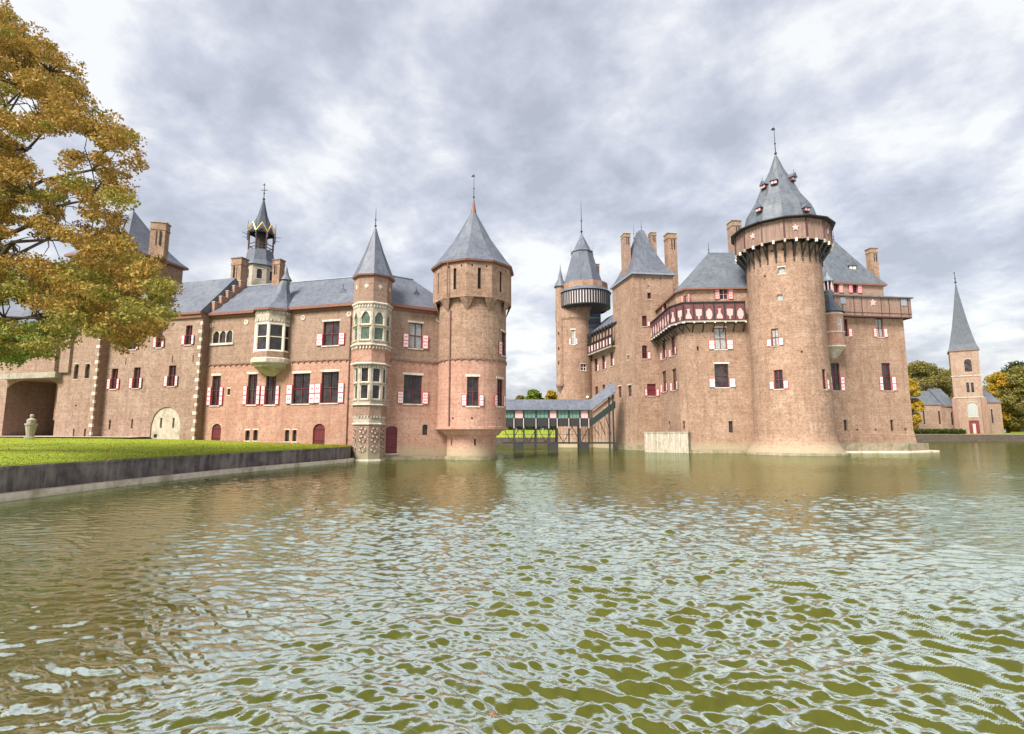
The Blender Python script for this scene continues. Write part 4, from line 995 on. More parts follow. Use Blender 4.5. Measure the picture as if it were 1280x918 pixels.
# stone urn before the gate
ur = thing('stone_urn', 'weathered stone bust on a tapering pedestal in front of the gateway', 'statue', (P(37.5, 545, 62).x, 62, 2.55))
uc = (P(37.5, 545, 62).x, 62.0); zu = 2.5; hu = Z(37.5, 518, 62) - zu
mb = MB(); mb.lathe(uc, [(.55, zu), (.55, zu + .15), (.40, zu + .2), (.38, zu + hu * .15), (.52, zu + hu * .5), (.60, zu + hu * .56), (.60, zu + hu * .62), (0, zu + hu * .62)], 12, 'stone_pale'); mb.build('pedestal', ur)
mb = MB(); z = zu + hu * .62; mb.lathe(uc, [(.42, z), (.46, z + .15 * hu), (.24, z + .2 * hu), (.13, z + .23 * hu), (.2, z + .28 * hu), (.21, z + .33 * hu), (.12, z + .38 * hu), (0, z + .385 * hu)], 14, 'stone_pale'); mb.build('bust', ur, smooth=True)

# ------------------------------------------------------------------ RIGHT CASTLE
# T3 square tower
dF = Vector((.992, .12)).normalized(); dBk = Vector((-.185, .983)).normalized()
A3 = Vector((P(797, 560, 102).x, 102.0)); B3 = A3 + dF * 8.2; C3 = B3 + dBk * 10.5; D3 = A3 + dBk * 10.8
t3 = thing('square_tower', 'tall square brick keep tower with bell-cast hipped roof between brick chimneys', 'tower', (A3.x + 3, A3.y + 5, 0))
S3l, S3f = Surf(D3, A3), Surf(A3, B3); z3 = Z(789.5, 342, 102)
for r_ in ((773, 483, 776.6, 497), (785, 481.5, 789.5, 495.5)): window(t3, S3l, r_, sh='', lintel='stone', sill=False, mull=False)
slit(t3, S3l, (784, 444, 786, 450), sur='stone')
window(t3, S3f, (802.7, 432, 809, 448.6), sh='R', frac=.5, shw=.6, lintel=None); window(t3, S3f, (809, 480, 820, 495), sh='LR', frac=.55, shw=.5, pane='red', lintel=None, label='window closed with dark red boards')
window(t3, S3f, (809.3, 366, 813.8, 374), sh='', lintel=None, mull=False); window(t3, S3f, (802.7, 395, 808.6, 408), sh='R', frac=.45, shw=.55, lintel=None)
holes_(t3, S3f, [(806, 349), (816, 349), (826, 349), (811, 358)], .25); holes_(t3, S3l, [(776, 516), (787, 552)], .25)
mb = MB(); S3l.wall(mb, 0, S3l.L, [(-1, z3, 'brick_castle')]); S3f.wall(mb, 0, S3f.L, [(-1, z3, 'brick_castle')])
for a, b in ((B3, C3), (C3, D3)): mb.poly([(a.x, a.y, -1), (b.x, b.y, -1), (b.x, b.y, z3), (a.x, a.y, z3)], 'brick_castle')
mb.build('wall', t3)
mb = MB(); S3l.bx(mb, -.3, S3l.L + .35, -.6, .9, 0, .35, 'stone_moss'); S3f.bx(mb, 0, S3f.L, -.6, .9, 0, .35, 'stone_moss'); mb.build('plinth', t3)
c3 = (A3 + C3) / 2; r3a, r3b = c3 - dBk * .5 - dF * .8, c3 + dF * .8; za3 = Z(806, 290, c3.y)
roof(t3, [V2(D3), V2(A3), V2(B3), V2(C3)], [V2(c3 - dF * .5 + dBk * .8), V2(c3 - dF * .5 - dBk * .8), V2(c3 + dF * .5 - dBk * .8), V2(c3 + dF * .5 + dBk * .8)], z3 + .1, za3, 'slate', 1.45, .55, 'lead')
finial(t3, V2(c3 - dBk * .7), za3 - .2, Z(806, 278, c3.y), .06, False); finial(t3, V2(c3 - dF * 1.6 - dBk * .6), za3 - 2, Z(796, 283, c3.y), .06, False); 
chimney(t3, 778.6, 788.0, 291, 106.5, z3 - .3, 2.4, 'brick_old', .1); chimney(t3, 812.5, 820.5, 290, 107.0, z3 + 1, 1.8, 'brick_old', .1)
chimney(t3, 832.8, 846.2, 291, 106.5, z3 - 8, 2.2, 'brick_castle', .1)

# B1 residence block with gallery
b_1, b0_, b1_ = Vector((P(852.5, 560, 89.2).x, 89.2)), Vector((P(865, 560, 87).x, 87.0)), Vector((P(937, 560, 86.5).x + 3, 86.2))
b2_, b3_ = Vector((b1_.x + 2, 105)), Vector((P(824, 500, 103).x, 103.0))
B1 = thing('castle_residence', 'castle residence block with painted timber gallery under a sweeping hipped roof', 'castle', (34, 92, 0))
SL, SCh, SF = Surf(b3_, b_1), Surf(b_1, b0_), Surf(b0_, b1_)
zB = Z(866, 360, 86.4)
zGt, zGb = Z(866, 378, 85.6), Z(866, 401, 85.6)
window(B1, SF, (893, 410, 908, 437), frac=.42, shw=.95, pane='glass_l', label='window with pale latticed upper panes'); window(B1, SF, (893.5, 455, 911, 484.5), frac=.38, shw=.95)
slit(B1, SF, (911, 526.5, 916.3, 541), 'glass', 'small_window'); slit(B1, SF, (871, 433, 873.4, 438.5))
for r_ in ((827.6, 424, 832, 449), (838.7, 420, 843.8, 445), (828, 464, 833, 490), (840.3, 461, 845.6, 488)): window(B1, SL, r_, frac=.38, shw=.9, lintel=None, mull=False)
for r_ in ((835.5, 527, 838, 536.5),): slit(B1, SL, r_)
slit(B1, SCh, (853.4, 526.5, 856, 536.5))
window(B1, SF, (899.5, 361.5, 910, 374.5), frac=1.0, shw=.75, paint='pinkw', lintel=None, sill=False, frame='pinkw')
window(B1, SL, (830, 379.5, 834, 391), frac=1.0, shw=.7, paint='pinkw', lintel=None, sill=False); window(B1, SCh, (855, 369, 860, 381), frac=1.0, shw=.55, paint='pinkw', lintel=None, sill=False)
mb = MB()
for S in (SL, SCh, SF): S.wall(mb, 0, S.L, [(-1, zB, 'brick_castle')])
for a, b in ((b1_, b2_), (b2_, b3_)): mb.poly([(a.x, a.y, -1), (b.x, b.y, -1), (b.x, b.y, zB), (a.x, a.y, zB)], 'brick_castle')
mb.build('wall', B1)
mb = MB()
for S in (SCh, SF): S.bx(mb, 0, S.L, -.6, .5, 0, .25, 'stone_moss')
mb.build('plinth', B1)
zr1 = Z(900, 316, 95)
ridge = [Vector((P(872, 330, 100).x, 100)), Vector((P(886, 317, 95).x, 95)), Vector((P(886, 317, 95).x, 95)), Vector((P(930, 317, 95).x, 95)), Vector((P(930, 317, 95).x, 96)), Vector((P(872, 330, 100).x, 100))]
roof(B1, [V2(b3_ + Vector((0, 0))), V2(b_1), V2(b0_), V2(b1_), V2(b2_), V2(b3_ + Vector((1, 2)))], [V2(p) for p in (ridge[1], ridge[1], ridge[1], ridge[3], ridge[4], ridge[1])], zB, zr1, 'slate_b', 1.12, .5)
finial(B1, V2(ridge[1]), zr1 - .3, Z(885, 304, 95), .07, False)
# gallery wrapped round the block
gal = [(SL, 1.3, SL.L + .6), (SCh, -.5, SCh.L + .6), (SF, -.5, SF.L - 3.2)]
def off_corner(Sa_, Sb_, d):
    p = Vector(Sa_.pt(Sa_.L, 0, d)[:2]); q = Vector(Sb_.pt(0, 0, d)[:2])
    den = Sa_.t.x * Sb_.t.y - Sa_.t.y * Sb_.t.x; k = ((q - p).x * Sb_.t.y - (q - p).y * Sb_.t.x) / den
    return p + Sa_.t * k
dG = 1.35; gp = [Vector(SL.pt(.2, 0, dG)[:2]), off_corner(SL, SCh, dG), off_corner(SCh, SF, dG), Vector(SF.pt(SF.L - 3.0, 0, dG)[:2])]
gal_o = MB(); 
def seg_box(mb, a, b, z0_, z1_, th_in, th_out, m):
    S = Surf(a, b); S.bx(mb, 0, S.L, z0_, z1_, -th_in, th_out, m); return S
mb = MB(); mbr = MB(); mbp = MB(); mbb = MB(); mbx = MB()
for a, b in zip(gp, gp[1:]):
    seg_box(mb, a, b, zGb - .28, zGb, dG + .1, .0, 'blackwood'); S = seg_box(mb, a, b, zGb - .30, zGb - .02, -.003, .10, 'stone_pale')
    seg_box(mbr, a, b, zGt - .12, zGt + .06, .3, .14, 'blackwood'); seg_box(mbr, a, b, zGb + .1, zGb + .2, .12, .02, 'darkwood')
    seg_box(mbp, a, b, zGb, zGt - .12, .10, -.04, 'redpanel')
    n_ = max(1, int(round(S.L / 1.75)))
    for i in range(n_ + 1):
        u = min(max(S.L * i / n_, .08), S.L - .08); S.bx(mbb, u - .08, u + .08, zGb, zGt + .0, -.12, .03, 'blackwood')
        p = Vector(S.pt(u, zGb - .3, -.02)); q = Vector(S.pt(u, zGb - 1.7, -dG + .02)); mbb.bar(p, q, .09, 'blackwood', 6)
        mbx.box(V2(S.pt(u, 0, .08)), .22, .2, zGb - .42, zGb - .2, 'white', math.atan2(S.t.y, S.t.x))
for a in (mb.build('gallery_floor', B1),): pass
mbr.build('gallery_rail', B1); mbb.build('gallery_post', B1); mbx.build('gallery_beam_end', B1); pan = mbp.build('gallery_panel', B1)
mb = MB()                                               # painted baluster shapes in pink and white
for a, b in zip(gp, gp[1:]):
    S = Surf(a, b); n_ = max(1, int(round(S.L / 1.75)))
    for i in range(n_):
        u = S.L * (i + .5) / n_; h_ = zGt - zGb - .3; k = i % 3; sc2 = .66
        shp = {0: [(0, .1), (.52, .1), (.5, .35), (.2, .62), (.16, .85), (.34, 1), (0, 1)], 1: [(0, 0), (.12, .05), (.14, .3), (.5, .42), (.56, .95), (0, .98)], 2: [(0, 0), (.26, .04), (.56, .4), (.5, .75), (.22, .92), (.2, 1), (0, 1)]}[k]
        pts = [(u + x * .9, zGb + .12 + z * h_ * sc2) for x, z in shp] + [(u - x * .9, zGb + .12 + z * h_ * sc2) for x, z in shp[::-1] if x > 0]
        fr = [S.pt(x, z, .0) for x, z in pts]; bk = [S.pt(x, z, -.04) for x, z in pts]
        mb.poly(fr, 'pinkw')
        for j in range(len(fr)): mb.poly([fr[j], fr[(j + 1) % len(fr)], bk[(j + 1) % len(fr)], bk[j]], 'pinkw')
mb.build('painted_ornament', B1)
# low pale jetty wall at its foot
jt = thing('landing_wall', 'low pale limestone landing block projecting into the moat at the castle foot', 'wall', (27, 88, 0))
ja, jb = Vector((P(806, 563, 91).x, 91.0)), Vector((P(864, 566, 85.4).x, 86.6)); Sj = Surf(ja, jb); zj = Z(835, 540, 88)
mb = MB(); Sj.bx(mb, 0, Sj.L, -1, zj - .16, -4, 0, 'stone_pale'); mb.build('wall', jt); mb = MB(); Sj.bx(mb, -.1, Sj.L + .1, zj - .157, zj, -4.1, .12, 'stone_pale'); mb.build('coping', jt)
mb = MB(); 
for i in range(8): u = Sj.L * (i + .5) / 8; Sj.bx(mb, u - .09, u + .09, .1, zj - .2, .003, .06, 'stone_old')
mb.build('pilaster', jt)

# T2 great round tower
Y2 = 83.0; cx2 = (P(979.3, 340, Y2).x + P(992.5, 552, Y2).x) / 2
r2t = P(1022.6, 340, Y2 - .4).x - P(979.3, 340, Y2).x; r2 = r2t + .1
t2 = thing('great_round_tower', 'tallest round brick tower with boarded overhanging gallery and dormered conical roof', 'tower', (cx2, Y2, 0))
zG2b, zG2t = Z(979, 297, Y2 - 7), Z(979, 270, Y2 - 7)
r2f = lambda z: r2 + max(0, (3.2 - z)) * .55 * (max(0, 3.2 - z) / 4.2) + max(0, 20 - z) * .012
c2 = (cx2, Y2); S2t = Surf(c=c2, r=r2, rz=r2f)
window(t2, S2t, (964.3, 411, 973.3, 432.6), frac=.42, shw=.62, pane='glass_l', lintel=None, label='window with pale upper pane'); window(t2, S2t, (968, 462.5, 979, 486.5), frac=.42, shw=.62, lintel=None, mull=True)
slit(t2, S2t, (972.7, 334, 981.5, 342), 'glass_l', 'small_window', sur='stone', arch=.3, wallm='brick_castle'); slit(t2, S2t, (971, 368, 978.5, 376), 'glass_l', 'small_window', arch=.2, wallm='brick_castle')
holes_(t2, S2t, [(956, 345.5), (965, 314), (979, 312), (1002, 440)], .3)
window(t2, S2t, (1027.5, 462, 1032, 487), sh='R', frac=.5, shw=.4, lintel=None, mull=False)
mb = MB(); S2t.wall(mb, -math.pi * r2, math.pi * r2, [(-1, 3.2, 'brick_castle'), (3.2, zG2t, 'brick_castle')], zcuts=(-.5, 0, .5, 1, 1.5, 2, 2.6, 3.4, 6, 10, 14, 18, 22))
mb.build('wall', t2)
mb = MB(); mb.lathe(c2, [(r2f(0) + .25, -1), (r2f(0) + .25, .25), (r2f(.3) - .1, .35)], 48, 'stone_moss'); mb.build('plinth', t2)
rg2 = P(1038, 282, Y2 - 1).x - cx2 - .35; nG = 14; rotg = math.atan2(-c2[1], -c2[0]) + R(4)
mb = MB(); mb.lathe(c2, [(r2 - .2, zG2b), (rg2 * .97, zG2b - .02), (rg2 * .97, zG2b + .3), (rg2 * .965, zG2t - .2), (r2 * .8, zG2t - .1)], nG, 'timber', rotg, mats=['blackwood', 'timber', 'timber', 'timber']); gal2 = mb.build('gallery', t2)
mb = MB()
for i in range(nG):
    a0, a1 = rotg + 2 * math.pi * i / nG, rotg + 2 * math.pi * (i + 1) / nG
    for f_ in (0, .2, .4, .6, .8):
        x = c2[0] + rg2 * .975 * (math.cos(a0) * (1 - f_) + math.cos(a1) * f_); y = c2[1] + rg2 * .975 * (math.sin(a0) * (1 - f_) + math.sin(a1) * f_)
        mb.box((x, y), .10 if f_ else .2, .1 if f_ else .2, zG2b - .1, zG2t - .2, 'timber' if f_ else 'darkwood', (a0 + a1) / 2)
mb.build('gallery_batten', t2)
mb = MB(); mb.lathe(c2, [(rg2 * .9, zG2t - .25), (rg2 * 1.07, zG2t - .12), (rg2 * 1.07, zG2t + .05), (r2 * .95, zG2t + .9)], nG, 'blackwood', rotg, mats=['blackwood', 'blackwood', 'slate']); mb.build('gallery_roof', t2)
mb = MB(); mbe = MB(); nb = 28
for i in range(nb):
    a_ = rotg + 2 * math.pi * i / nb; ca, sa = math.cos(a_), math.sin(a_)
    rr = rg2 * .97 * math.cos(math.pi / nG) / math.cos(((a_ - rotg) % (2 * math.pi / nG)) - math.pi / nG)
    mb.bar((c2[0] + (r2 - .1) * ca, c2[1] + (r2 - .1) * sa, zG2b - 2.4), (c2[0] + (rr - .1) * ca, c2[1] + (rr - .1) * sa, zG2b - .25), .16, 'blackwood')
    mb.bar((c2[0] + (r2 + .05) * ca, c2[1] + (r2 + .05) * sa, zG2b - 3.0), (c2[0] + (r2 + .05) * ca, c2[1] + (r2 + .05) * sa, zG2b), .12, 'blackwood')
    mb.bar((c2[0] + (r2 - .1) * ca, c2[1] + (r2 - .1) * sa, zG2b - .15), (c2[0] + (rr + .1) * ca, c2[1] + (rr + .1) * sa, zG2b - .15), .17, 'blackwood')
    mbe.box((c2[0] + (rr + .1) * ca, c2[1] + (rr + .1) * sa), .25, .28, zG2b - .45, zG2b + .05, 'cream' if i % 2 else 'stone_old', a_)
mb.build('bracket', t2); mbe.build('beam_end', t2)
def star(mb, S, u, z, r, m, d=.05):
    pts = []
    for k in range(10):
        a_ = math.pi / 2 + 2 * math.pi * k / 10; q = r if k % 2 == 0 else r * .5; pts.append((u + q * math.cos(a_), z + q * math.sin(a_)))
    f0 = [S.pt(a, b, d) for a, b in pts]; b0x = [S.pt(a, b, 0) for a, b in pts]
    mb.poly(f0, m)
    for k in range(10): mb.poly([f0[k], f0[(k + 1) % 10], b0x[(k + 1) % 10], b0x[k]], m)
for i in range(nG):
    a0, a1 = rotg + 2 * math.pi * i / nG, rotg + 2 * math.pi * (i + 1) / nG
    pa, pb = [Vector((c2[0] + rg2 * .975 * math.cos(a), c2[1] + rg2 * .975 * math.sin(a))) for a in (a0, a1)]
    S = Surf(pa, pb); mid = (pa + pb) / 2
    if S.n.dot(-mid) < 0 or i % 2: continue
    mb = MB(); star(mb, S, S.L / 2, (zG2b + zG2t) / 2, .55, 'pinkw', .09); mb.build('emblem', gal2)
tip2 = Z(966.4, 193, Y2); zr0 = zG2t + .6; rr0 = P(1013, 270, Y2 - 4).x - cx2 - .2
nR = 12
prof2 = [(zr0, r2 * 1.04), (Z(968, 268, Y2), P(1012.5, 268, Y2).x - cx2), (Z(968, 250, Y2), P(999.5, 250, Y2).x - cx2), (Z(968, 232, Y2), P(990.5, 232, Y2).x - cx2), (Z(968, 214, Y2), P(979.5, 214, Y2).x - cx2), (tip2, .08)]
def rprof(f_):
    z = zr0 + (tip2 - zr0) * f_
    for (za_, ra_), (zb2_, rb2_) in zip(prof2, prof2[1:]):
        if z <= zb2_: return ra_ + (rb2_ - ra_) * (z - za_) / (zb2_ - za_)
    return 0
pr = [(r2 * 1.05, zr0 - .6)] + [(r_, z_) for z_, r_ in prof2]
mb = MB(); mb.lathe(c2, pr, nR, 'slate_b', rotg); mb.build('roof', t2); finial(t2, c2, tip2 - .4, Z(963.5, 158, Y2), .09)
def roof_dormer(px, py, spire=True, s_=1.0):
    d = ray(px, py); best = None                        # march to the roof
    for k in range(2000):
        t = 60 + k * .02; x, y, z = d[0] * t, d[1] * t, H + d[2] * t; f_ = (z - zr0) / (tip2 - zr0)
        if 0 <= f_ < 1 and math.hypot(x - c2[0], y - c2[1]) < rprof(f_): best = (x, y, z); break
    if not best: return
    dn = Vector((best[0] - c2[0], best[1] - c2[1])).normalized(); x, y = best[0] + dn.x * .5, best[1] + dn.y * .5
    dormer(t2, x, y, best[2] - .6 * s_, 1.2 * s_, 1.35 * s_, 1.3, (dn.x, dn.y))
for q in ((968, 228), (950, 262), (989, 224), (1006, 262), (956.5, 233)): roof_dormer(*q, s_=.8)

# B2 right block
b4, b5 = Vector((P(1000, 552, 90).x, 90.0)), Vector((P(1143, 552, 93).x, 93.0)); b6, b7 = Vector((b5.x - 2.0, 111)), Vector((b4.x - 2, 109))
B2 = thing('castle_east_block', 'rightmost castle block with boarded brown gallery and hipped slate roof', 'castle', (58, 98, 0))
SB = Surf(b4, b5); SBr = Surf(b5, b6)
zg0, zg1_ = Z(1100, 394, 91), Z(1100, 371, 91); zt2 = Z(1080, 353, 92)
for r_ in ((1039.5, 454, 1050, 488.4), (1103, 454, 1114, 488.4)): window(B2, SB, r_, frac=.5, shw=.7, lintel=None)
for r_ in ((1095, 398.5, 1104, 421.5), (1053, 399, 1060, 421)): window(B2, SB, r_, frac=.45, shw=.6, lintel=None, pane='glass_l' if r_[0] > 1080 else 'glass')
for r_ in ((1055, 525, 1059, 539), (1113.3, 525, 1117.3, 539)): slit(B2, SB, r_)
holes_(B2, SB, [(1042, 531), (1072, 538), (1095, 538), (1132, 537)], .42)
mb = MB(); SB.wall(mb, 0, SB.L, [(-.5, zg0, 'brick_castle')]); SBr.wall(mb, 0, SBr.L, [(-.5, zg0, 'brick_castle')])
for a, b in ((b6, b7), (b7, b4)): mb.poly([(a.x, a.y, -.5), (b.x, b.y, -.5), (b.x, b.y, zg0), (a.x, a.y, zg0)], 'brick_castle')
mb.build('wall', B2)
# battered foot
mb = MB(); mb.hexa([(b4.x, b4.y - .45, 0), (b5.x + .4, b5.y - .45, 0), (b5.x + .4, b5.y + 10, 0), (b4.x, b4.y + 3, 0), (b4.x, b4.y - .03, 3.6), (b5.x + .03, b5.y - .03, 3.6), (b5.x + .03, b5.y + 10, 3.6), (b4.x, b4.y + 3, 3.6)], 'brick_castle'); mb.build('battered_foot', B2)
ins = 1.3; s4, s5, s6, s7 = b4 + Vector((0, .9)), b5 + Vector((-2.6, .6)), b6 + Vector((-2.5, -2)), b7
St = Surf(s4, s5)
for x in (1037, 1061, 1080): pass
for r_ in ((1042, 354.5, 1048, 366), (1065.5, 355, 1071.5, 366.5)): window(B2, St, r_, frac=1.0, shw=.8, paint='pinkw', lintel=None, sill=False, mull=False)
mb = MB(); St.wall(mb, 0, St.L, [(zg0 - .5, zt2, 'brick_tan')])
for a, b in ((s5, s6), (s6, s7), (s7, s4)): mb.poly([(a.x, a.y, zg0 - .5), (b.x, b.y, zg0 - .5), (b.x, b.y, zt2), (a.x, a.y, zt2)], 'brick_tan')
mb.build('attic_wall', B2)
e4, e5, e6 = b4 + Vector((0, -.9)), b5 + Vector((.9, -.9)), b6 + Vector((.9, 0)); Sg1, Sg2 = Surf(e4, e5), Surf(e5, e6)
mb = MB()
for S in (Sg1, Sg2): S.bx(mb, 0, S.L, zg0 - .15, zg1_ - .1, -1.6, 0, 'timber')
g2 = mb.build('gallery', B2); mb = MB()
for S in (Sg1, Sg2):
    S.bx(mb, 0, S.L, zg0 - .35, zg0 - .153, -1.2, .06, 'darkwood'); S.bx(mb, 0, S.L, zg0 + .35, zg0 + .45, .003, .07, 'darkwood')
    u = 0
    while u < S.L: S.bx(mb, u, u + .12, zg0 - .1, zg1_ - .12, .003, .055, 'darkwood' if int(u / .6) % 3 == 0 else 'timber'); u += .75
mb.build('gallery_batten', B2); mb = MB()
mb.loft([[(e4.x, e4.y - .3, zg1_ - .1), (e5.x + .4, e5.y - .3, zg1_ - .1), (e6.x + .4, e6.y, zg1_ - .1), (b7.x, b7.y, zg1_ - .1)], [(e4.x, e4.y - .3, zg1_ + .1), (e5.x + .4, e5.y - .3, zg1_ + .1), (e6.x + .4, e6.y, zg1_ + .1), (b7.x, b7.y, zg1_ + .1)], [(s4.x, s4.y, zg1_ + .75), (s5.x, s5.y, zg1_ + .75), (s6.x, s6.y, zg1_ + .75), (s7.x, s7.y, zg1_ + .75)]], 'slate_b'); mb.build('gallery_roof', B2)
mb = MB(); u, z = Sg1.uz(1091, 378.5); star(mb, Sg1, u, z, .7, 'pinkw', .1); mb.build('emblem', g2)
for r_ in ((1050, 372, 1057, 380), (1125.5, 374.5, 1133, 382.5)): 
    mb = MB(); u0, z0, u1, z1 = Sg1.rect(*r_); Sg1.bx(mb, u0, u1, z0, z1, .06, .1, 'lead'); mb.build('hatch', g2)
rA_ = Vector((P(1020, 300, 98).x, 98.0)); rB_ = Vector((P(1042, 300, 98).x, 98.0)); zrB = Z(1042, 300, 98)
roof(B2, [V2(s4 + Vector((-1, 0))), V2(s5), V2(s6), V2(s7)], [V2(rA_), V2(rB_), V2(rB_ + Vector((0, 1.5))), V2(rA_ + Vector((0, 1.5)))], zt2, zrB, 'slate_b', 1.1, .5)
finial(B2, V2(rB_), zrB - .2, Z(1041, 288, 98), .06, False)
chimney(B2, 1086.8, 1097.6, 310, 98.5, zt2, 1.5, 'brick_castle', .1, cap='brick_dark'); 
p = P(1066, 336, 94.6); dormer(B2, p.x, p.y, p.z - .2, 1.4, 1.3, 2.5, (0, -1), 'cream')
# bartizan
bc = (P(1038, 400, 90.2).x, 90.2); bt = B2; rbz = P(1055, 405, 89.6).x - bc[0]; zq = {k: Z(1042, y, 88.2) for k, y in dict(e=389, b=420, c=432, t=446).items()}
Sz = Surf(c=bc, r=rbz); window(B2, Sz, (1047.5, 397, 1052.5, 414), sh='', frame='white', pane='glass_l', lintel=None, mull=False, depth=.1)
mb = MB(); Sz.wall(mb, -math.pi * rbz, math.pi * rbz, [(zq['c'], zq['e'], 'brick_pink')]); mb.build('bartizan', B2)
mb = MB()
for z, m_ in ((zq['e'] - .3, 'stone'), (zq['b'] + .8, 'stone'), (zq['c'], 'stone')): mb.lathe(bc, [(rbz * .95, z - .14), (rbz * 1.06, z - .12), (rbz * 1.06, z + .12), (rbz * .95, z + .14)], 24, m_)
mb.lathe(bc, [(rbz * 1.04, zq['c'] - .1), (rbz * .8, zq['c'] - .6), (rbz * .3, zq['t']), (0, zq['t'] - .2)], 24, 'stone_old'); mb.build('bartizan_moulding', B2)
zqt = Z(1030, 352, 89.5)
mb = MB(); mb.lathe(bc, [(rbz * 1.15, zq['e'] - .05), (rbz * 1.15, zq['e'] + .12), (rbz * .62, zq['e'] + 1.6), (rbz * .36, zq['e'] + 2.4), (rbz * .34, zqt - 1.4)], 12, 'slate_b', mats=['blackwood', 'slate', 'slate', 'slate']); mb.build('bartizan_roof', B2)
mb = MB()
for i in range(6): a_ = i * math.pi / 3; mb.bar((bc[0] + rbz * .33 * math.cos(a_), bc[1] + rbz * .33 * math.sin(a_), zqt - 1.5), (bc[0] + rbz * .33 * math.cos(a_), bc[1] + rbz * .33 * math.sin(a_), zqt + .2), .1, 'white')
mb.lathe(bc, [(rbz * .18, zqt - 1.5), (rbz * .18, zqt + .2)], 8, 'dark'); mb.lathe(bc, [(rbz * .5, zqt + .15), (rbz * .42, zqt + .4), (rbz * .1, zqt + 1.3), (0, zqt + 2)], 8, 'lead'); mb.build('bartizan_lantern', B2)
# chimneys behind the round tower, standing on the residence block
chimney(B1, 913.5, 927, 275, 97, zr1 - 5, 2.2, 'brick_old', .1, taper=1)
# quay ledge at the right foot
ql = thing('quay_ledge', 'low stone quay ledge running out along the moat below the rightmost castle block', 'quay', (58, 88.5, 0))
mb = MB(); q0 = [(P(1040, 566, 87).x, 87.2), (P(1138, 564, 88).x, 88.4), (P(1170, 561.5, 90.5).x, 92.0), (P(1150, 558, 94).x, 97), (b5.x + .2, 98), (b4.x, 92)]
mb.loft([[(x, y, -1) for x, y in q0], [(x, y, 1.5) for x, y in q0]], 'stone_moss'); mb.poly([(x, y, 1.5) for x, y in q0], 'stone_moss'); mb.build('wall', ql)
q1 = [(q0[0][0] - .2, q0[0][1] - .3), (q0[1][0] + .1, q0[1][1] - .35), (q0[2][0] + 1.6, q0[2][1] - .2), (q0[3][0] + 1.4, q0[3][1] + .5), (q0[4][0], q0[4][1] + 1), q0[5]]
mb = MB(); mb.loft([[(x, y, -1) for x, y in q1], [(x, y, .3) for x, y in q1]], 'ledge'); mb.poly([(x, y, .3) for x, y in q1], 'ledge'); mb.build('footing', ql)

# T4 far tower with half-timbered gallery
Y4 = 128.0; c4 = (P(719, 440, Y4).x, Y4); r4 = P(742, 440, Y4).x - c4[0]
t4 = thing('half_timbered_tower', 'distant round tower with black and white timbered gallery ring and stair turret', 'tower', (c4[0], c4[1], 0))
S4 = Surf(c=c4, r=r4)
z4 = {k: Z(722, y, Y4 - r4) for k, y in dict(g0=383, g1=365, p1=358, p0=368, arc=398).items()}
window(t4, S4, (714, 412.5, 719, 431), sh='LR', frac=.42, shw=.5, frame='cream', pane='glass_l', lintel='stone', mull=False); window(t4, S4, (726, 455, 733, 463.5), sh='', lintel='stone', frame='cream')
window(t4, S4, (713, 386, 719, 396), sh='LR', frac=.55, shw=.45, frame='cream', pane='glass_l', lintel=None, mull=False)
mb = MB(); S4.wall(mb, -math.pi * r4, math.pi * r4, [(-1, z4['g1'], 'brick_castle')]); mb.lathe(c4, [(r4, z4['arc'] - .3), (r4 + .25, z4['arc'] + .3), (r4 + .25, z4['g0'])], 40, 'brick_castle'); mb.build('wall', t4)
gc4 = (P(731, 374, Y4 - 1.6).x, c4[1] - 1.6); rG = (P(762, 374, Y4).x - P(700.5, 374, Y4).x) / 2
mb = MB(); mb.lathe(gc4, [(rG * .86, z4['g0'] - .6), (rG * .96, z4['g0']), (rG, z4['g0'] + .1), (rG, z4['g1'])], 40, 'white', mats=['blackwood', 'blackwood', 'white']); gg = mb.build('gallery', t4)
mb = MB(); SG4 = Surf(c=gc4, r=rG); n_ = 58
for i in range(n_): u = SG4.L * (i / n_ - .5); SG4.bx(mb, u - .23, u + .23, z4['g0'], z4['g1'], -.05, .05, 'blackwood')
for z in (z4['g0'], z4['g1'] - .2): SG4.bx(mb, -SG4.L / 2, SG4.L / 2, z, z + .22, -.05, .09, 'blackwood')
mb.build('timber_frame', gg)
mb = MB(); mb.lathe(gc4, [(r4, z4['g1'] - .4), (rG * .93, z4['g1'] + .5), (rG * .93, z4['p1'] + .9), (rG * .8, z4['p1'] + 1.0)], 14, 'brick_castle'); mb.lathe(gc4, [(rG * 1.05, z4['g1'] + .02), (rG * 1.02, z4['g1'] + .25), (r4 + 1.0, z4['g1'] + .95)], 40, 'slate'); mb.build('parapet', t4)
ti4, mid4 = Z(724.3, 293, Y4), Z(720, 317, Y4); rr4 = (P(754, 357, Y4 - 2).x - P(703, 357, Y4 - 2).x) / 2
mb = MB(); cr4 = (P(728, 357, Y4).x, Y4)
mb.lathe(cr4, [(rr4 * 1.12, z4['p1'] - .3), (rr4 * 1.06, z4['p1'] + .9), (rr4 * .80, z4['p1'] + (mid4 - z4['p1']) * .5), (rr4 * .52, mid4), (rr4 * .57, mid4 + .1), (rr4 * .44, mid4 + .8), (.15, ti4)], 8, 'slate', R(22)); mb.build('roof', t4); finial(t4, cr4, ti4 - .2, Z(725, 252, Y4), .12, False)
for sx in (-1, 1): finial(t4, (cr4[0] + sx * rr4 * .55, cr4[1]), mid4 - .6, mid4 + 2.0, .12, False, 'lead', False)
sx4 = (P(701.5, 440, Y4 - 2).x, Y4 - 2.0); rs = (P(708, 440, Y4 - 2).x - P(695.5, 440, Y4 - 2).x) / 2
za4, zb4, zc4 = Z(700, 359, Y4 - 2), Z(701, 482, Y4 - 2), Z(703, 496, Y4 - 2)
Ss = Surf(c=sx4, r=rs)
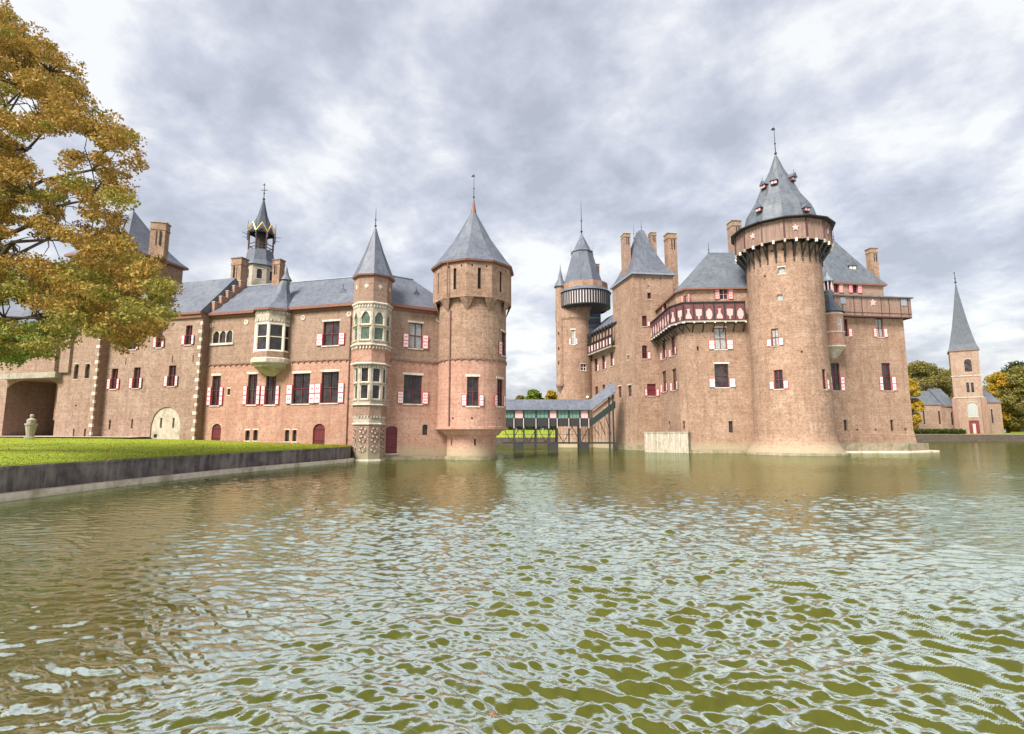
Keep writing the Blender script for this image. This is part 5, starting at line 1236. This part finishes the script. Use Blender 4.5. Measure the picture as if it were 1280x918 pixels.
for y in (415, 434, 452): slit(t4, Ss, (697.5, y, 699, y + 4))
mb = MB(); Ss.wall(mb, -math.pi * rs, math.pi * rs, [(zb4, za4, 'brick_castle')]); mb.lathe(sx4, [(rs * 1.1, zb4 + .2), (rs * 1.1, zb4 - .2), (rs * .6, zb4 - 1.2), (.1, zc4)], 20, 'brick_dark'); mb.build('stair_turret', t4)
mb = MB(); mb.lathe(sx4, [(rs * 1.3, za4 - .1), (rs * 1.3, za4 + .1), (rs * .5, za4 + 2), (.12, Z(699, 337, Y4 - 2)), (.03, Z(699, 331, Y4 - 2))], 12, 'slate'); mb.build('stair_turret_roof', t4)
chimney(t4, 742.2, 749.6, 330, Y4 + 1, z4['p1'] - 1, 1.6, 'brick_old', 0)
mb = MB(); lp_ = S4.pt(S4.uz(733, 497)[0], 0, .5); zl = Z(733, 497, Y4 - 4); mb.lathe((lp_[0], lp_[1]), [(0, zl - .38), (.3, zl - .2), (.38, zl), (.3, zl + .2), (0, zl + .38)], 12, 'cream'); mb.bar((lp_[0], lp_[1], zl - .3), (lp_[0], lp_[1] + .7, zl - .6), .05, 'iron'); mb.build('globe_light', t4)

# W2 wing between the far tower and the keep tower
W2 = thing('castle_rear_wing', 'narrow castle wing with dark red gallery seen between the timbered tower and the square keep', 'castle', (18, 120, 0))
wa, wb_ = Vector((P(738, 470, 126).x, 126.0)), Vector((P(772, 470, 111.5).x, 111.5)); SW = Surf(wa, wb_)
zw = Z(755, 414, 118); zw0 = Z(755, 438, 118)
for r_ in ((743, 448.5, 747, 465), (752.3, 444.5, 756.3, 462), (762.8, 440.5, 766.2, 458)): window(W2, SW, r_, sh='R', frac=.5, shw=1.0, lintel=None, mull=False)
for r_ in ((743.8, 483.5, 747.4, 495), (752.8, 481, 756.4, 489.5), (762.3, 478.6, 766, 487.6)): window(W2, SW, r_, sh='', lintel=None, mull=False)
mb = MB(); SW.wall(mb, 0, SW.L, [(-1, zw, 'brick_castle')])
wk = wb_ - SW.n * 9; wl = wa - SW.n * 9
for a, b in ((wb_, wk), (wk, wl), (wl, wa)): mb.poly([(a.x, a.y, -1), (b.x, b.y, -1), (b.x, b.y, zw), (a.x, a.y, zw)], 'brick_castle')
mb.build('wall', W2)
roof(W2, [V2(wa), V2(wb_), V2(wk), V2(wl)], [V2((wa + wl) / 2), V2((wb_ + wk) / 2), V2((wb_ + wk) / 2), V2((wa + wl) / 2)], zw + .6, zw + 5.0, 'slate', 1, .8, 'blackwood')
mb = MB(); zwa = zw0
SW.bx(mb, 0, SW.L, zwa - .3, zwa, 0, 1.2, 'stone_pale'); SW.bx(mb, 0, SW.L, zwa, zwa + 2.1, 1.05, 1.15, 'darkwood'); SW.bx(mb, 0, SW.L, zwa + 2.1, zwa + 2.3, .9, 1.3, 'blackwood'); gw = mb.build('gallery', W2)
mb = MB()
for i in range(9): u = SW.L * (i + .5) / 9; SW.bx(mb, u - .3, u + .3, zwa + .35, zwa + 1.7, 1.153, 1.19, 'pinkw' if i % 2 else 'white')
mb.build('painted_ornament', gw); mb = MB()
for i in range(10): u = SW.L * i / 9; SW.bx(mb, u - .1, u + .1, zwa - .2, zw + .5, .95, 1.2, 'blackwood')
for i in range(6): u = SW.L * (.42 + i * .1); SW.bx(mb, u - .22, u + .22, zw - 1.7, zw - .1, .003, .1, 'pinkw')
mb.build('gallery_post', gw)
mb = MB(); bo = P(741, 402, 125.2); mb.box((bo.x, bo.y + .5), 3.6, 2.2, Z(741, 424, 125), Z(741, 388, 125), 'blue_sheet_and_shade');  # oriel body: blue-black colour stands for its dark blue shadow
for k in range(4): z = Z(741, 391 + k * 6, 124); mb.box((bo.x, bo.y - .62), 3.7, .08, z - .12, z + .12, 'greenglass' if k == 1 else 'blackwood')
mb.build('timber_oriel', W2)

# covered footbridge
br = thing('covered_footbridge', 'dark timber covered bridge on piles with slate roof, crossing the moat between both castles', 'bridge', (10, 106, 0))
YB = 105.0
xa, xb_, xc = P(628, 512, YB).x, P(739, 512, YB).x, P(769, 490, YB).x
zr_, ze2, zd2, zd1, zl_ = Z(690, 499.5, YB + 1.5), Z(690, 512.6, YB - .3), Z(690, 533, YB), Z(690, 523, YB), Z(690, 554, YB)
rise = Z(768, 489, YB) - Z(740, 512, YB)
mb = MB()
def seg(mb, x0, x1, za_, zb2, y0, y1, m, up0=0, up1=0):
    mb.hexa([(x0, y0, za_ + up0), (x1, y0, za_ + up1), (x1, y1, za_ + up1), (x0, y1, za_ + up0), (x0, y0, zb2 + up0), (x1, y0, zb2 + up1), (x1, y1, zb2 + up1), (x0, y1, zb2 + up0)], m)
W_ = 3.2
for x0, x1, u0, u1 in ((xa, xb_, 0, 0), (xb_, xc, 0, rise)):
    for y0, y1 in ((YB - .5, YB + W_ / 2), (YB + W_ + .5, YB + W_ / 2)):
        p = [(x0, y0, ze2 + u0), (x1, y0, ze2 + u1), (x1, y1, zr_ + u1), (x0, y1, zr_ + u0)]
        mb.poly(p, 'slate'); mb.poly([(a, b, c - .14) for a, b, c in p], 'greensteel'); mb.poly([p[0], p[1], (p[1][0], p[1][1], p[1][2] - .14), (p[0][0], p[0][1], p[0][2] - .14)], 'greensteel')
mb.build('roof', br)
mb = MB(); seg(mb, xa, xb_, zd2, zd2 + .35, YB, YB + W_, 'blackwood'); seg(mb, xa, xb_, zd2 + .35, zd1, YB + .02, YB + .08, 'blackwood'); seg(mb, xa, xb_, zd2 + .35, zd1, YB + W_ - .08, YB + W_ - .02, 'blackwood'); mb.build('deck', br)
mb = MB(); dz = zd1 - zd2
seg(mb, xb_, xc, zd2, zd2 + .35, YB, YB + W_, 'greensteel', 0, rise); seg(mb, xb_, xc, zd2 + .353, zd2 + dz * .9, YB + .02, YB + .08, 'greensteel', 0, rise); mb.build('ramp', br)
mb = MB(); seg(mb, xb_ + .3, xc - .2, zd1 + .15, ze2 - .5, YB + .04, YB + .06, 'timber', .15, rise); mb.build('ramp_screen', br)
posts = [634, 642.5, 654.5, 670, 686, 696.5, 711, 725, 736]
for i, px_v in enumerate([642.5, 654.5, 670, 686, 696.5, 711, 725, 736]):
    x = P(px_v, 530, YB).x
    for yy in (YB - .02, YB + W_ + .02):
        if yy > YB + 1 and i % 2: continue
        mb = MB(); mb.box((x, yy), .30, .26, zl_ - (1.6 if i % 2 == 0 else .2), ze2 - .1, 'blackwood'); mb.build('post', br)
    mb = MB(); mb.bar((x, YB - .13, zd1), (x, YB - .16, zd2 - .4), .06, 'white', 6); mb.build('steel_strut', br)
for x0p, x1p in ((642.5, 654.5), (686, 696.5), (725, 736)):
    x0, x1 = P(x0p, 530, YB).x, P(x1p, 530, YB).x
    mb = MB(); mb.box(((x0 + x1) / 2, YB + .01), x1 - x0 - .24, .06, zd1 + .02, ze2 - .15, 'pinkw'); mb.build('white_panel', br)
    mb = MB(); mb.box(((x0 + x1) / 2, YB + 1.6), x1 - x0, 3.4, -1, 1.15, 'blackwood'); mb.build('pile_cluster', br)
for x0p, x1p in ((630, 642.5), (654.5, 670), (670, 686), (696.5, 711), (711, 725)):
    x0, x1 = P(x0p, 530, YB).x, P(x1p, 530, YB).x; mb = MB(); mb.box(((x0 + x1) / 2, YB + .01), x1 - x0 - .22, .03, zd1 + .04, ze2 - .15, 'greenglass'); gpn = mb.build('glass_panel', br)
    mb = MB()
    for f_ in (.33, .66): mb.box((x0 + (x1 - x0) * f_, YB - .02), .06, .05, zd1 + .04, ze2 - .15, 'greensteel')
    mb.box(((x0 + x1) / 2, YB - .02), x1 - x0 - .22, .05, (zd1 + ze2) / 2 - .03, (zd1 + ze2) / 2 + .03, 'greensteel'); mb.build('glazing_bar', gpn)
mb = MB()
for y in (YB, YB + W_): mb.box(((xa + xc) / 2, y), xc - xa, .25, zl_ - .15, zl_ + .15, 'blackwood')
mb.build('tie_beam', br)
mb = MB()
for px_v in range(632, 768, 4):
    x = P(px_v, 540, YB).x; zt = zd2 if x < xb_ else zd2 + rise * (x - xb_) / (xc - xb_); mb.box((x, YB + .0), .05, .05, zl_, zt, 'blackwood')
mb.box(((xa + xb_) / 2, YB), xb_ - xa, .06, (zl_ + zd2) / 2, (zl_ + zd2) / 2 + .08, 'blackwood')
for k in range(10):
    x0_, x1_ = xa + (xb_ - xa) * k / 10, xa + (xb_ - xa) * (k + 1) / 10; mb.bar((x0_, YB + W_, zl_ if k % 2 else zd2), (x1_, YB + W_, zd2 if k % 2 else zl_), .07, 'blackwood')
mb.build('railing', br)
mb = MB()
for px_v in (762, 767):
    x = P(px_v, 540, YB).x; mb.box((x, YB), .3, .3, -1, ze2 + rise * .8, 'blackwood')
x0, x1 = P(742, 540, YB).x, P(764, 540, YB).x
for k in range(3): mb.bar((x0 + (x1 - x0) * k / 3, YB, zd2 + rise * k / 3 - .1), (x0 + (x1 - x0) * (k + 1) / 3, YB, zl_ + 1.5), .08, 'blackwood')
mb.build('ramp_frame', br)

# ------------------------------------------------------------------ far bank
def wall_line(name, lab, pts, z0, z1, th=.5, m='farwall', cat='wall'):
    rt_ = thing(name, lab, cat, (pts[0][0], pts[0][1], 0)); mb = MB(); mc = MB()
    for a, b in zip(pts, pts[1:]): S = Surf(Vector(a), Vector(b)); S.bx(mb, 0, S.L, z0, z1 - .15, -th, 0, m); S.bx(mc, 0, S.L, z1 - .147, z1, -th - .05, .08, 'stone_moss')
    mb.build('wall', rt_); mc.build('coping', rt_)
wall_line('far_moat_wall', 'long low dark wall edging the far side of the moat behind the bridge', [(-60, 149.8), (46, 151.8), (109, 225.4)], -1, 2.2)
wall_line('churchyard_wall', 'low dark moat wall with green verge in front of the church', [(110.5, 225.6), (360, 225.6)], -1, 3.0)
mb = MB()
for i in range(12):
    x0, x1 = -60 + i * 9, -51 + i * 9; mb.poly([(x0, 152.2, 2.1), (x1, 152.2, 2.1), (x1, 178, 4.4), (x0, 178, 4.4)], 'grass')
mb.poly([(111, 226.2, 2.9), (400, 226.2, 2.9), (400, 300, 4.2), (111, 300, 4.2)], 'grass')
mb.build('verge')['kind'] = 'structure'

# church
YC = 246.0
ch = thing('church', 'small brick village church with tall green needle spire at the far right', 'church', (P(1222, 540, YC).x, YC, 3))
YC = 246.0; ca_ = Vector((P(1196.5, 537, YC).x, YC)); _t = Vector((.80, -.60)); cb_ = ca_ + _t * 10.2
dch = (cb_ - ca_).normalized(); nch = Vector((dch.y, -dch.x)); cc_, cd_ = cb_ - nch * 10, ca_ - nch * 10
zc0, zc1 = 2.5, Z(1213, 440, YC)
Sc = Surf(ca_, cb_); Scl = Surf(cd_, ca_); Scr = Surf(cb_, cc_)
k = lambda x, y: Sc.uz(x, y)
for r_, a_, nm in (((1205.5, 449, 1214.5, 465), .5, 'belfry_louvre'), ((1208, 478, 1211.7, 491), .4, 'lancet_window'), ((1213.8, 478, 1217.5, 491), .4, 'lancet_window'), ((1209.5, 503, 1222.5, 521), .5, 'tracery_window')):
    slit(ch, Sc, r_, 'glass' if nm != 'tracery_window' else 'glass_l', nm, sur='stone', arch=a_, wallm='brick_old')
u0, z0, u1, z1 = Sc.rect(1211.5, 526, 1224.5, 540); Sc.holes.append((u0, zc0, u1, z1)); mb = MB(); Sc.bx(mb, u0, u1, zc0, z1, -.4, -.3, 'red'); Sc.bx(mb, (u0 + u1) / 2 - .5, (u0 + u1) / 2 + .5, zc0 + .8, z1 - 1.4, -.3, -.26, 'pinkw'); mb.build('door', ch)
mb = MB()
for S in (Sc, Scl, Scr): S.wall(mb, 0, S.L, [(zc0, zc1, 'brick_old')], .45)
mb.poly([(cc_.x, cc_.y, zc0), (cd_.x, cd_.y, zc0), (cd_.x, cd_.y, zc1), (cc_.x, cc_.y, zc1)], 'brick_old'); mb.build('tower_wall', ch)
mb = MB()
for y in (471, 497.5):
    z = Z(1213, y, YC)
    for S in (Sc, Scl, Scr): S.bx(mb, -.2, S.L + .2, z - .2, z + .25, 0, .25, 'stone_old')
for S, us in ((Sc, (0, Sc.L)),):
    for u in us: S.bx(mb, u - .9, u + .9, zc0, Z(1213, 498, YC), -.2, .9, 'brick_dark')
mb.build('buttress', ch)
cc0 = (ca_ + cc_) / 2; zsp = Z(1196.5, 352, cc0.y)
oc8 = [Vector((cc0.x + 6.2 * math.cos(a_), cc0.y + 6.2 * math.sin(a_))) for a_ in [math.atan2(-_t.y, -_t.x) + math.pi / 4 + i * math.pi / 2 for i in range(4)]]
roof(ch, [V2(ca_), V2(cb_), V2(cc_), V2(cd_)], [V2(cc0)] * 4, zc1 + .3, zsp, 'slate_g', 1.4, .5, name='spire')
finial(ch, V2(cc0), zsp - 1, Z(1195.5, 340, cc0.y), .2, True)
def house(root, x0p, x1p, ytop, yeave, Y, dep, m='brick_old', rm='slate', rot=.0):
    a, b = Vector((P(x0p, 540, Y).x, Y)), Vector((P(x1p, 540, Y).x, Y)); S = Surf(a, b); ze = Z((x0p + x1p) / 2, yeave, Y); zr = Z((x0p + x1p) / 2, ytop, Y + dep / 2)
    n_ = max(1, int(S.L / 5))
    for i in range(n_): u = S.L * (i + .5) / n_; slit(root, S, (u - .45, 2.5 + (ze - 2.5) * .35, u + .45, 2.5 + (ze - 2.5) * .8), 'glass', 'aisle_window', False, 'stone', .5, m)
    mb = MB(); S.wall(mb, 0, S.L, [(2.0, ze, m)])
    c, d = b + Vector((0, dep)), a + Vector((0, dep))
    for p_, q_ in ((b, c), (c, d), (d, a)): mb.poly([(p_.x, p_.y, 2), (q_.x, q_.y, 2), (q_.x, q_.y, ze), (p_.x, p_.y, ze)], m)
    mb.build('nave_wall', root)
    roof(root, [V2(a), V2(b), V2(c), V2(d)], [(a.x, Y + dep / 2), (b.x, Y + dep / 2), (b.x, Y + dep / 2), (a.x, Y + dep / 2)], ze, zr, rm, 1, .3, name='nave_roof')
house(ch, 1147, 1186, 489, 506, 252, 14, rm='slate_b'); house(ch, 1184, 1200, 486, 508, 250, 18, rm='slate_b'); house(ch, 1230, 1255, 486, 503, 246, 16, rm='slate')

# ------------------------------------------------------------------ trees
def leaf_mesh(name, pts, sizes, m, parent):
    n = len(pts); pts = np.asarray(pts); sizes = np.asarray(sizes)[:, None]
    a = rng.normal(size=(n, 3)); a /= np.linalg.norm(a, axis=1)[:, None]; b = rng.normal(size=(n, 3)); b -= (b * a).sum(1)[:, None] * a; b /= np.linalg.norm(b, axis=1)[:, None]
    v = np.stack([pts - a * sizes, pts + b * sizes * .55, pts + a * sizes, pts - b * sizes * .55], 1).reshape(-1, 3) - np.array(parent['_w'])
    me = bpy.data.meshes.new(name); me.vertices.add(4 * n); me.vertices.foreach_set('co', v.astype(np.float32).ravel()); me.loops.add(4 * n); me.loops.foreach_set('vertex_index', np.arange(4 * n, dtype=np.int32))
    me.polygons.add(n); me.polygons.foreach_set('loop_start', np.arange(n, dtype=np.int32) * 4); me.update(calc_edges=True); me.materials.append(M[m])
    o = bpy.data.objects.new(name, me); COL.objects.link(o); o.parent = parent; return o
def clump_pts(cs, rs, per, flat=.7):
    o = []
    for c, r, n in zip(cs, rs, per):
        d = rng.normal(size=(n, 3)); d /= np.linalg.norm(d, axis=1)[:, None]; rad = rng.random(n) ** .45
        q = d * rad[:, None] * r * np.array([1, 1, flat]); o.append(np.array(c) + q)
    return np.vstack(o)
def tree(name, lab, base, h, rad, m, group=None, n=5000, leaf=.45, cat='tree', trunk_h=.3, crown_c=None, flat=1.0):
    t = thing(name, lab, cat, base, group); c = Vector(base); mb = MB()
    rt0 = max(.15, h * .022); top = c + Vector((rng.normal(0, .02) * h, rng.normal(0, .02) * h, h * .72)); mb.bar(c - Vector((0, 0, .5)), c + Vector((0, 0, h * trunk_h)), rt0 * 1.15, 'bark', 8, rt0 * .8); mb.bar(c + Vector((0, 0, h * trunk_h)), top, rt0 * .8, 'bark', 7, rt0 * .25)
    ncl = 64; cs, rs, per = [], [], []
    for k in range(ncl):
        a = rng.uniform(0, 6.28); zf_ = rng.uniform(trunk_h * .75, 1.0); prof = math.sin(min(1, (zf_ - trunk_h * .7) / (1 - trunk_h * .7)) * math.pi * .86 + .25) ; rr = rad * max(.15, prof) * rng.uniform(.35, .95)
        p = c + Vector((rr * math.cos(a), rr * math.sin(a), h * (zf_ - .06))); cr_ = rad * rng.uniform(.20, .38); cs.append(tuple(p)); rs.append(cr_); per.append(max(20, int(n / ncl * (cr_ / (rad * .25)) ** 2)))
        if k % 2 == 0: s0 = c + Vector((0, 0, h * (trunk_h + (zf_ - trunk_h) * .4))); mb.bar(s0, p, rt0 * .3, 'bark', 5, rt0 * .07)
    mb.build('trunk', t); pts = clump_pts(cs, rs, per, .8); leaf_mesh('crown', pts, rng.uniform(.6, 1.3, len(pts)) * leaf, m, t); return t
Tg = 'trees on the far bank'
far = [  # px, Y, base z, height px top, crown px radius, material, label
    (1150, 268, 3, 452, 26, 'leaf_mid', 'dull green tree right behind the low nave roof of the church'),
    (1172, 285, 3, 449, 27, 'leaf_mid', 'tall dull green tree between the castle and the church spire'),
    (1190, 300, 3, 460, 20, 'leaf_olive', 'olive tree top peeping out just left of the church tower'),
    (1140, 238, 3, 470, 13, 'leaf_gold', 'narrow yellowing tree against the right edge of the castle'),
    (1258, 262, 3, 462, 22, 'leaf_gold', 'golden autumn tree right of the church'),
    (1286, 252, 3, 458, 27, 'leaf_mid', 'green and gold tree cut by the right edge of the photo'),
    (1250, 310, 3, 466, 24, 'leaf_olive', 'distant olive tree showing just behind the church tower on its right'),
    (1275, 330, 3, 450, 26, 'leaf_dark', 'dark bare-looking tree top above the golden trees at far right'),
    (668, 190, 4.3, 487, 15, 'leaf_green', 'bright green tree above the footbridge roof'),
    (690, 200, 4.3, 489, 14, 'leaf_gold', 'brownish tree above the footbridge roof, against the timbered tower'),
    (651, 205, 4.3, 494, 12, 'leaf_mid', 'small dull tree above the footbridge, nearest the round tower')]
for pxx, Y, bz, ptop, prad, m_, lab in far:
    x = P(pxx, 520, Y).x; zt = Z(pxx, ptop, Y); rad = prad / F * Y
    tree('broadleaf_tree', lab, (x, Y, bz), zt - bz, rad, m_, Tg, n=9000, leaf=.42 if Y < 230 else .55, trunk_h=.22)
# hedges and shrubs along the far bank, one mass each
def hedge(name, lab, x0, x1, y, z0, hh, n, m_, leaf=.35, dep=3):
    t = thing(name, lab, 'hedge', ((x0 + x1) / 2, y, z0)); pts = np.stack([rng.uniform(x0, x1, n), rng.uniform(y - dep / 2, y + dep / 2, n), z0 + rng.random(n) ** .7 * hh * (0.8 + .25 * np.sin(rng.uniform(x0, x1, n)))], 1)
    leaf_mesh('foliage', pts, rng.uniform(.6, 1.3, n) * leaf, m_, t)
hedge('clipped_hedge', 'dark clipped hedge on the far bank glimpsed under the footbridge', -25, 20, 179, 4.2, 6.0, 12000, 'leaf_dark')
hedge('low_hedge', 'dark low hedge at the foot of the church beside the nave', 165, 196, 234, 3, 2.2, 4500, 'leaf_dark', .4)
def wood_mass(name, x0, x1, y0, y1, h, n, m_):
    pts = []; ncl = 150
    cs = [(rng.uniform(x0, x1), rng.uniform(y0, y1), 1 + rng.uniform(.2, .9) * h) for _ in range(ncl)]; rs = [h * rng.uniform(.18, .34) for _ in range(ncl)]
    t = bpy.data.objects.new('tmp', None); dummy = {'_w': (0, 0, 0)}
    p = clump_pts(cs, rs, [n // ncl] * ncl, .8); me = leaf_mesh(name, p, rng.uniform(.7, 1.5, len(p)) * .9, m_, _Z); me.parent = None; me['kind'] = 'stuff'; me['label'] = 'distant belt of dull autumn woodland on the horizon'
class _ZC(dict): pass
_Z = bpy.data.objects.new('origin', None); _Z['_w'] = (0.0, 0.0, 0.0)
wood_mass('distant_woodland', -160, 460, 340, 420, 17, 60000, 'leaf_mid')
bpy.data.objects.remove(_Z)

# the big autumn oak: trunk off to the left, crown over the lawn
ok = thing('oak_tree', 'huge autumn oak with copper and olive leaves overhanging the lawn at the left edge', 'tree', (-38.5, 33, 2.2))
root0 = Vector((-38.5, 33, 1.9)); mb = MB()
trunk_pts = [root0, root0 + Vector((.3, 0, 3.2)), root0 + Vector((.6, .1, 6.4)), root0 + Vector((1.2, -.3, 10.5)), root0 + Vector((1.0, -.2, 15)), root0 + Vector((1.4, .2, 20))]
for i, (a, b) in enumerate(zip(trunk_pts, trunk_pts[1:])): mb.bar(a, b, (1.0, .74, .66, .5, .34)[i], 'bark', 12, (.74, .66, .5, .34, .15)[i])
# crown outline seen from the castle side of the lawn, filled at many depths
outline = [(-40, 0), (8, 8), (48, 50), (95, 82), (100, 120), (135, 150), (166, 168), (172, 200), (158, 228), (150, 262), (140, 285), (152, 305), (178, 325), (200, 345), (218, 362), (206, 392), (198, 418), (184, 410), (174, 428), (152, 434), (142, 416), (116, 412), (92, 398), (84, 425), (60, 440), (30, 445), (5, 452), (-40, 455)]
def inside(x, y):
    c = False; n = len(outline); j = n - 1
    for i in range(n):
        (xi, yi), (xj, yj) = outline[i], outline[j]
        if (yi > y) != (yj > y) and x < (xj - xi) * (y - yi) / (yj - yi) + xi: c = not c
        j = i
    return c
gaps = [(28, 132, 19, 9), (58, 185, 24, 11), (100, 178, 20, 7), (26, 305, 16, 10), (75, 316, 22, 8), (92, 268, 12, 14), (20, 285, 9, 7), (62, 220, 24, 7), (112, 215, 13, 8), (10, 96, 8, 6), (132, 252, 10, 8), (5, 165, 7, 5), (45, 262, 12, 6), (150, 205, 10, 7), (20, 392, 34, 7), (100, 432, 14, 12)]
cs, rs, per, kinds = [], [], [], []
tries = 0
while len(cs) < 900 and tries < 30000:
    tries += 1; x, y = rng.uniform(-40, 235), rng.uniform(0, 455)
    if not inside(x, y): continue
    if any(((x - gx) / (gw_ * 1.45)) ** 2 + ((y - gy) / (gh_ * 2.0)) ** 2 < 1 for gx, gy, gw_, gh_ in gaps): continue
    D_ = rng.uniform(25, 39) - max(0, x) * .035 + (4 if y > 400 else 0) * 0
    p = P(x, y, D_)
    r_ = rng.uniform(.35, .85) * (.75 if x > 150 else 1)
    cs.append(tuple(p)); rs.append(r_); per.append(int(165 * (r_ / .55) ** 1.6)); kinds.append(2 if (y > 400 and x < 85 and rng.random() < .55) else (1 if y > 385 and x < 92 else 1 if (rng.random() < .22 + (.35 if y > 330 else 0) + (.2 if x < 30 else 0)) else 0))
# the rest of the crown, beyond the left edge and towards the viewer
for _ in range(240):
    a = rng.uniform(0, 6.28); ph = rng.uniform(-.35, 1.4); rr = rng.uniform(.5, 1.0)
    p = Vector((-43 + 11 * rr * math.cos(a) * math.cos(ph), 33 + 12 * rr * math.sin(a) * math.cos(ph), 13 + 14 * rr * math.sin(ph)))
    d = P(0, 300, max(p.y, 1)); 
    if p.x > d.x - 1.0: continue
    cs.append(tuple(p)); rs.append(rng.uniform(.8, 1.5)); per.append(150); kinds.append(0)
# sparse sprays along the outline
for (x0, y0), (x1, y1) in zip(outline, outline[1:]):
    for _ in range(7):
        f_ = rng.random(); x, y = x0 + (x1 - x0) * f_ + rng.normal(0, 5), y0 + (y1 - y0) * f_ + rng.normal(0, 5); D_ = rng.uniform(26, 34)
        if x < -10: continue
        cs.append(tuple(P(x, y, D_))); rs.append(rng.uniform(.25, .5)); per.append(26); kinds.append(2 if (y > 395 and x < 92) else 0)
names = [('leaf_oak', 'crown'), ('leaf_olive', 'crown'), ('leaf_green', 'crown')]
for kd, (m_, nm) in enumerate(names):
    idx = [i for i, k_ in enumerate(kinds) if k_ == kd]
    pts = clump_pts([cs[i] for i in idx], [rs[i] for i in idx], [per[i] for i in idx], .55)
    o = leaf_mesh(nm, pts, rng.uniform(.6, 1.25, len(pts)) * .088, m_, ok)
    o['label'] = ('copper coloured foliage', 'olive foliage', 'bright green foliage low on the left')[kd]
# limbs: main boughs run out from the trunk, twigs run on to the leaf clumps
main = []
targets = [((55, 398), 30, .24), ((120, 360), 31, .30), ((175, 345), 30, .26), ((60, 300), 28, .30), ((110, 250), 29, .24), ((40, 245), 27, .26), ((130, 190), 30, .2), ((55, 165), 28, .24), ((30, 110), 28, .2), ((62, 90), 30, .12), ((15, 60), 31, .14), ((40, 430), 30, .18), ((185, 390), 31, .14), ((150, 295), 32, .16), ((-60, 250), 24, .3), ((-80, 120), 38, .3)]
for (tx, ty), D_, r0 in targets:
    e_ = P(tx, ty, D_); hz = max(4.5, min(16, 5 + (e_.z - 8) * .55)); k_ = min(4, max(1, int(hz / 4))); s0 = Vector((root0.x + 1.0, root0.y, root0.z + hz)); prev = s0; n_ = 6; seq = [s0]
    for i in range(1, n_ + 1):
        f_ = i / n_; q = s0.lerp(e_, f_) + Vector((rng.normal(0, .3), rng.normal(0, .3), 1.2 * math.sin(f_ * math.pi) + rng.normal(0, .2))) * (1 if i < n_ else 0)
        mb.bar(prev, q, r0 * (1 - .8 * (i - 1) / n_), 'bark', 7, r0 * (1 - .8 * i / n_)); prev = q; seq.append(q)
    main += seq[2:]
mv = np.array([tuple(q) for q in main])
for i in range(0, len(cs)):
    c = np.array(cs[i]); d = np.linalg.norm(mv - c, axis=1); j = int(np.argmin(d))
    if d[j] > 3.2 or d[j] < .3: continue
    a, b = Vector(mv[j]), Vector(cs[i]); mid = a.lerp(b, .5) + Vector((rng.normal(0, .2), rng.normal(0, .2), rng.normal(0.1, .2)))
    mid = mid + Vector((rng.normal(0, .25), rng.normal(0, .25), .15)); mb.bar(a, mid, .045, 'bark', 5, .026); mb.bar(mid, b, .026, 'bark', 4, .01)
mb.build('trunk', ok)

# blades and tufts on the lawn, standing a little over the coping
_Z3 = bpy.data.objects.new('origin', None); _Z3['_w'] = (0.0, 0.0, 0.0); bp_ = []; bs_ = []
for k_ in range(70000):
    a_ = rng.random() * .86; b_ = rng.random() ** 2.2 if k_ % 3 else rng.random() * .012; i_, j_ = a_ * nu, b_ * nv
    i0, j0 = int(i_), int(j_); fi, fj = i_ - i0, j_ - j0
    q = lp(i0, j0).lerp(lp(i0 + 1, j0), fi).lerp(lp(i0, j0 + 1).lerp(lp(i0 + 1, j0 + 1), fi), fj)
    if q.y > 12: bp_.append((q.x, q.y, q.z + .02)); bs_.append(rng.uniform(.02, .045))
gb_ = leaf_mesh('grass_blades', bp_, bs_, 'blade', _Z3); gb_.parent = None; gb_['kind'] = 'stuff'; gb_['label'] = 'short green grass blades on the lawn'; bpy.data.objects.remove(_Z3)
# fallen leaves on the grass
_Z2 = bpy.data.objects.new('origin', None); _Z2['_w'] = (0.0, 0.0, 0.0)
fp = []
for _ in range(2600):
    a_ = rng.random() * .93; b_ = rng.random() ** 1.2; q = pl(Wl, a_).lerp(pl(Cl, a_), b_); q.z = lp(int(a_ * nu), int(b_ * nv)).z
    if q.y > 10: fp.append((q.x, q.y, q.z + .05))
fl = leaf_mesh('fallen_leaves', fp, rng.uniform(.6, 1.3, len(fp)) * .075, 'leaf_gold', _Z2); fl.parent = None; fl['kind'] = 'stuff'; fl['label'] = 'scattered golden leaves lying on the lawn'
bpy.data.objects.remove(_Z2)
for o in bpy.data.objects:
    if '_w' in o: del o['_w']
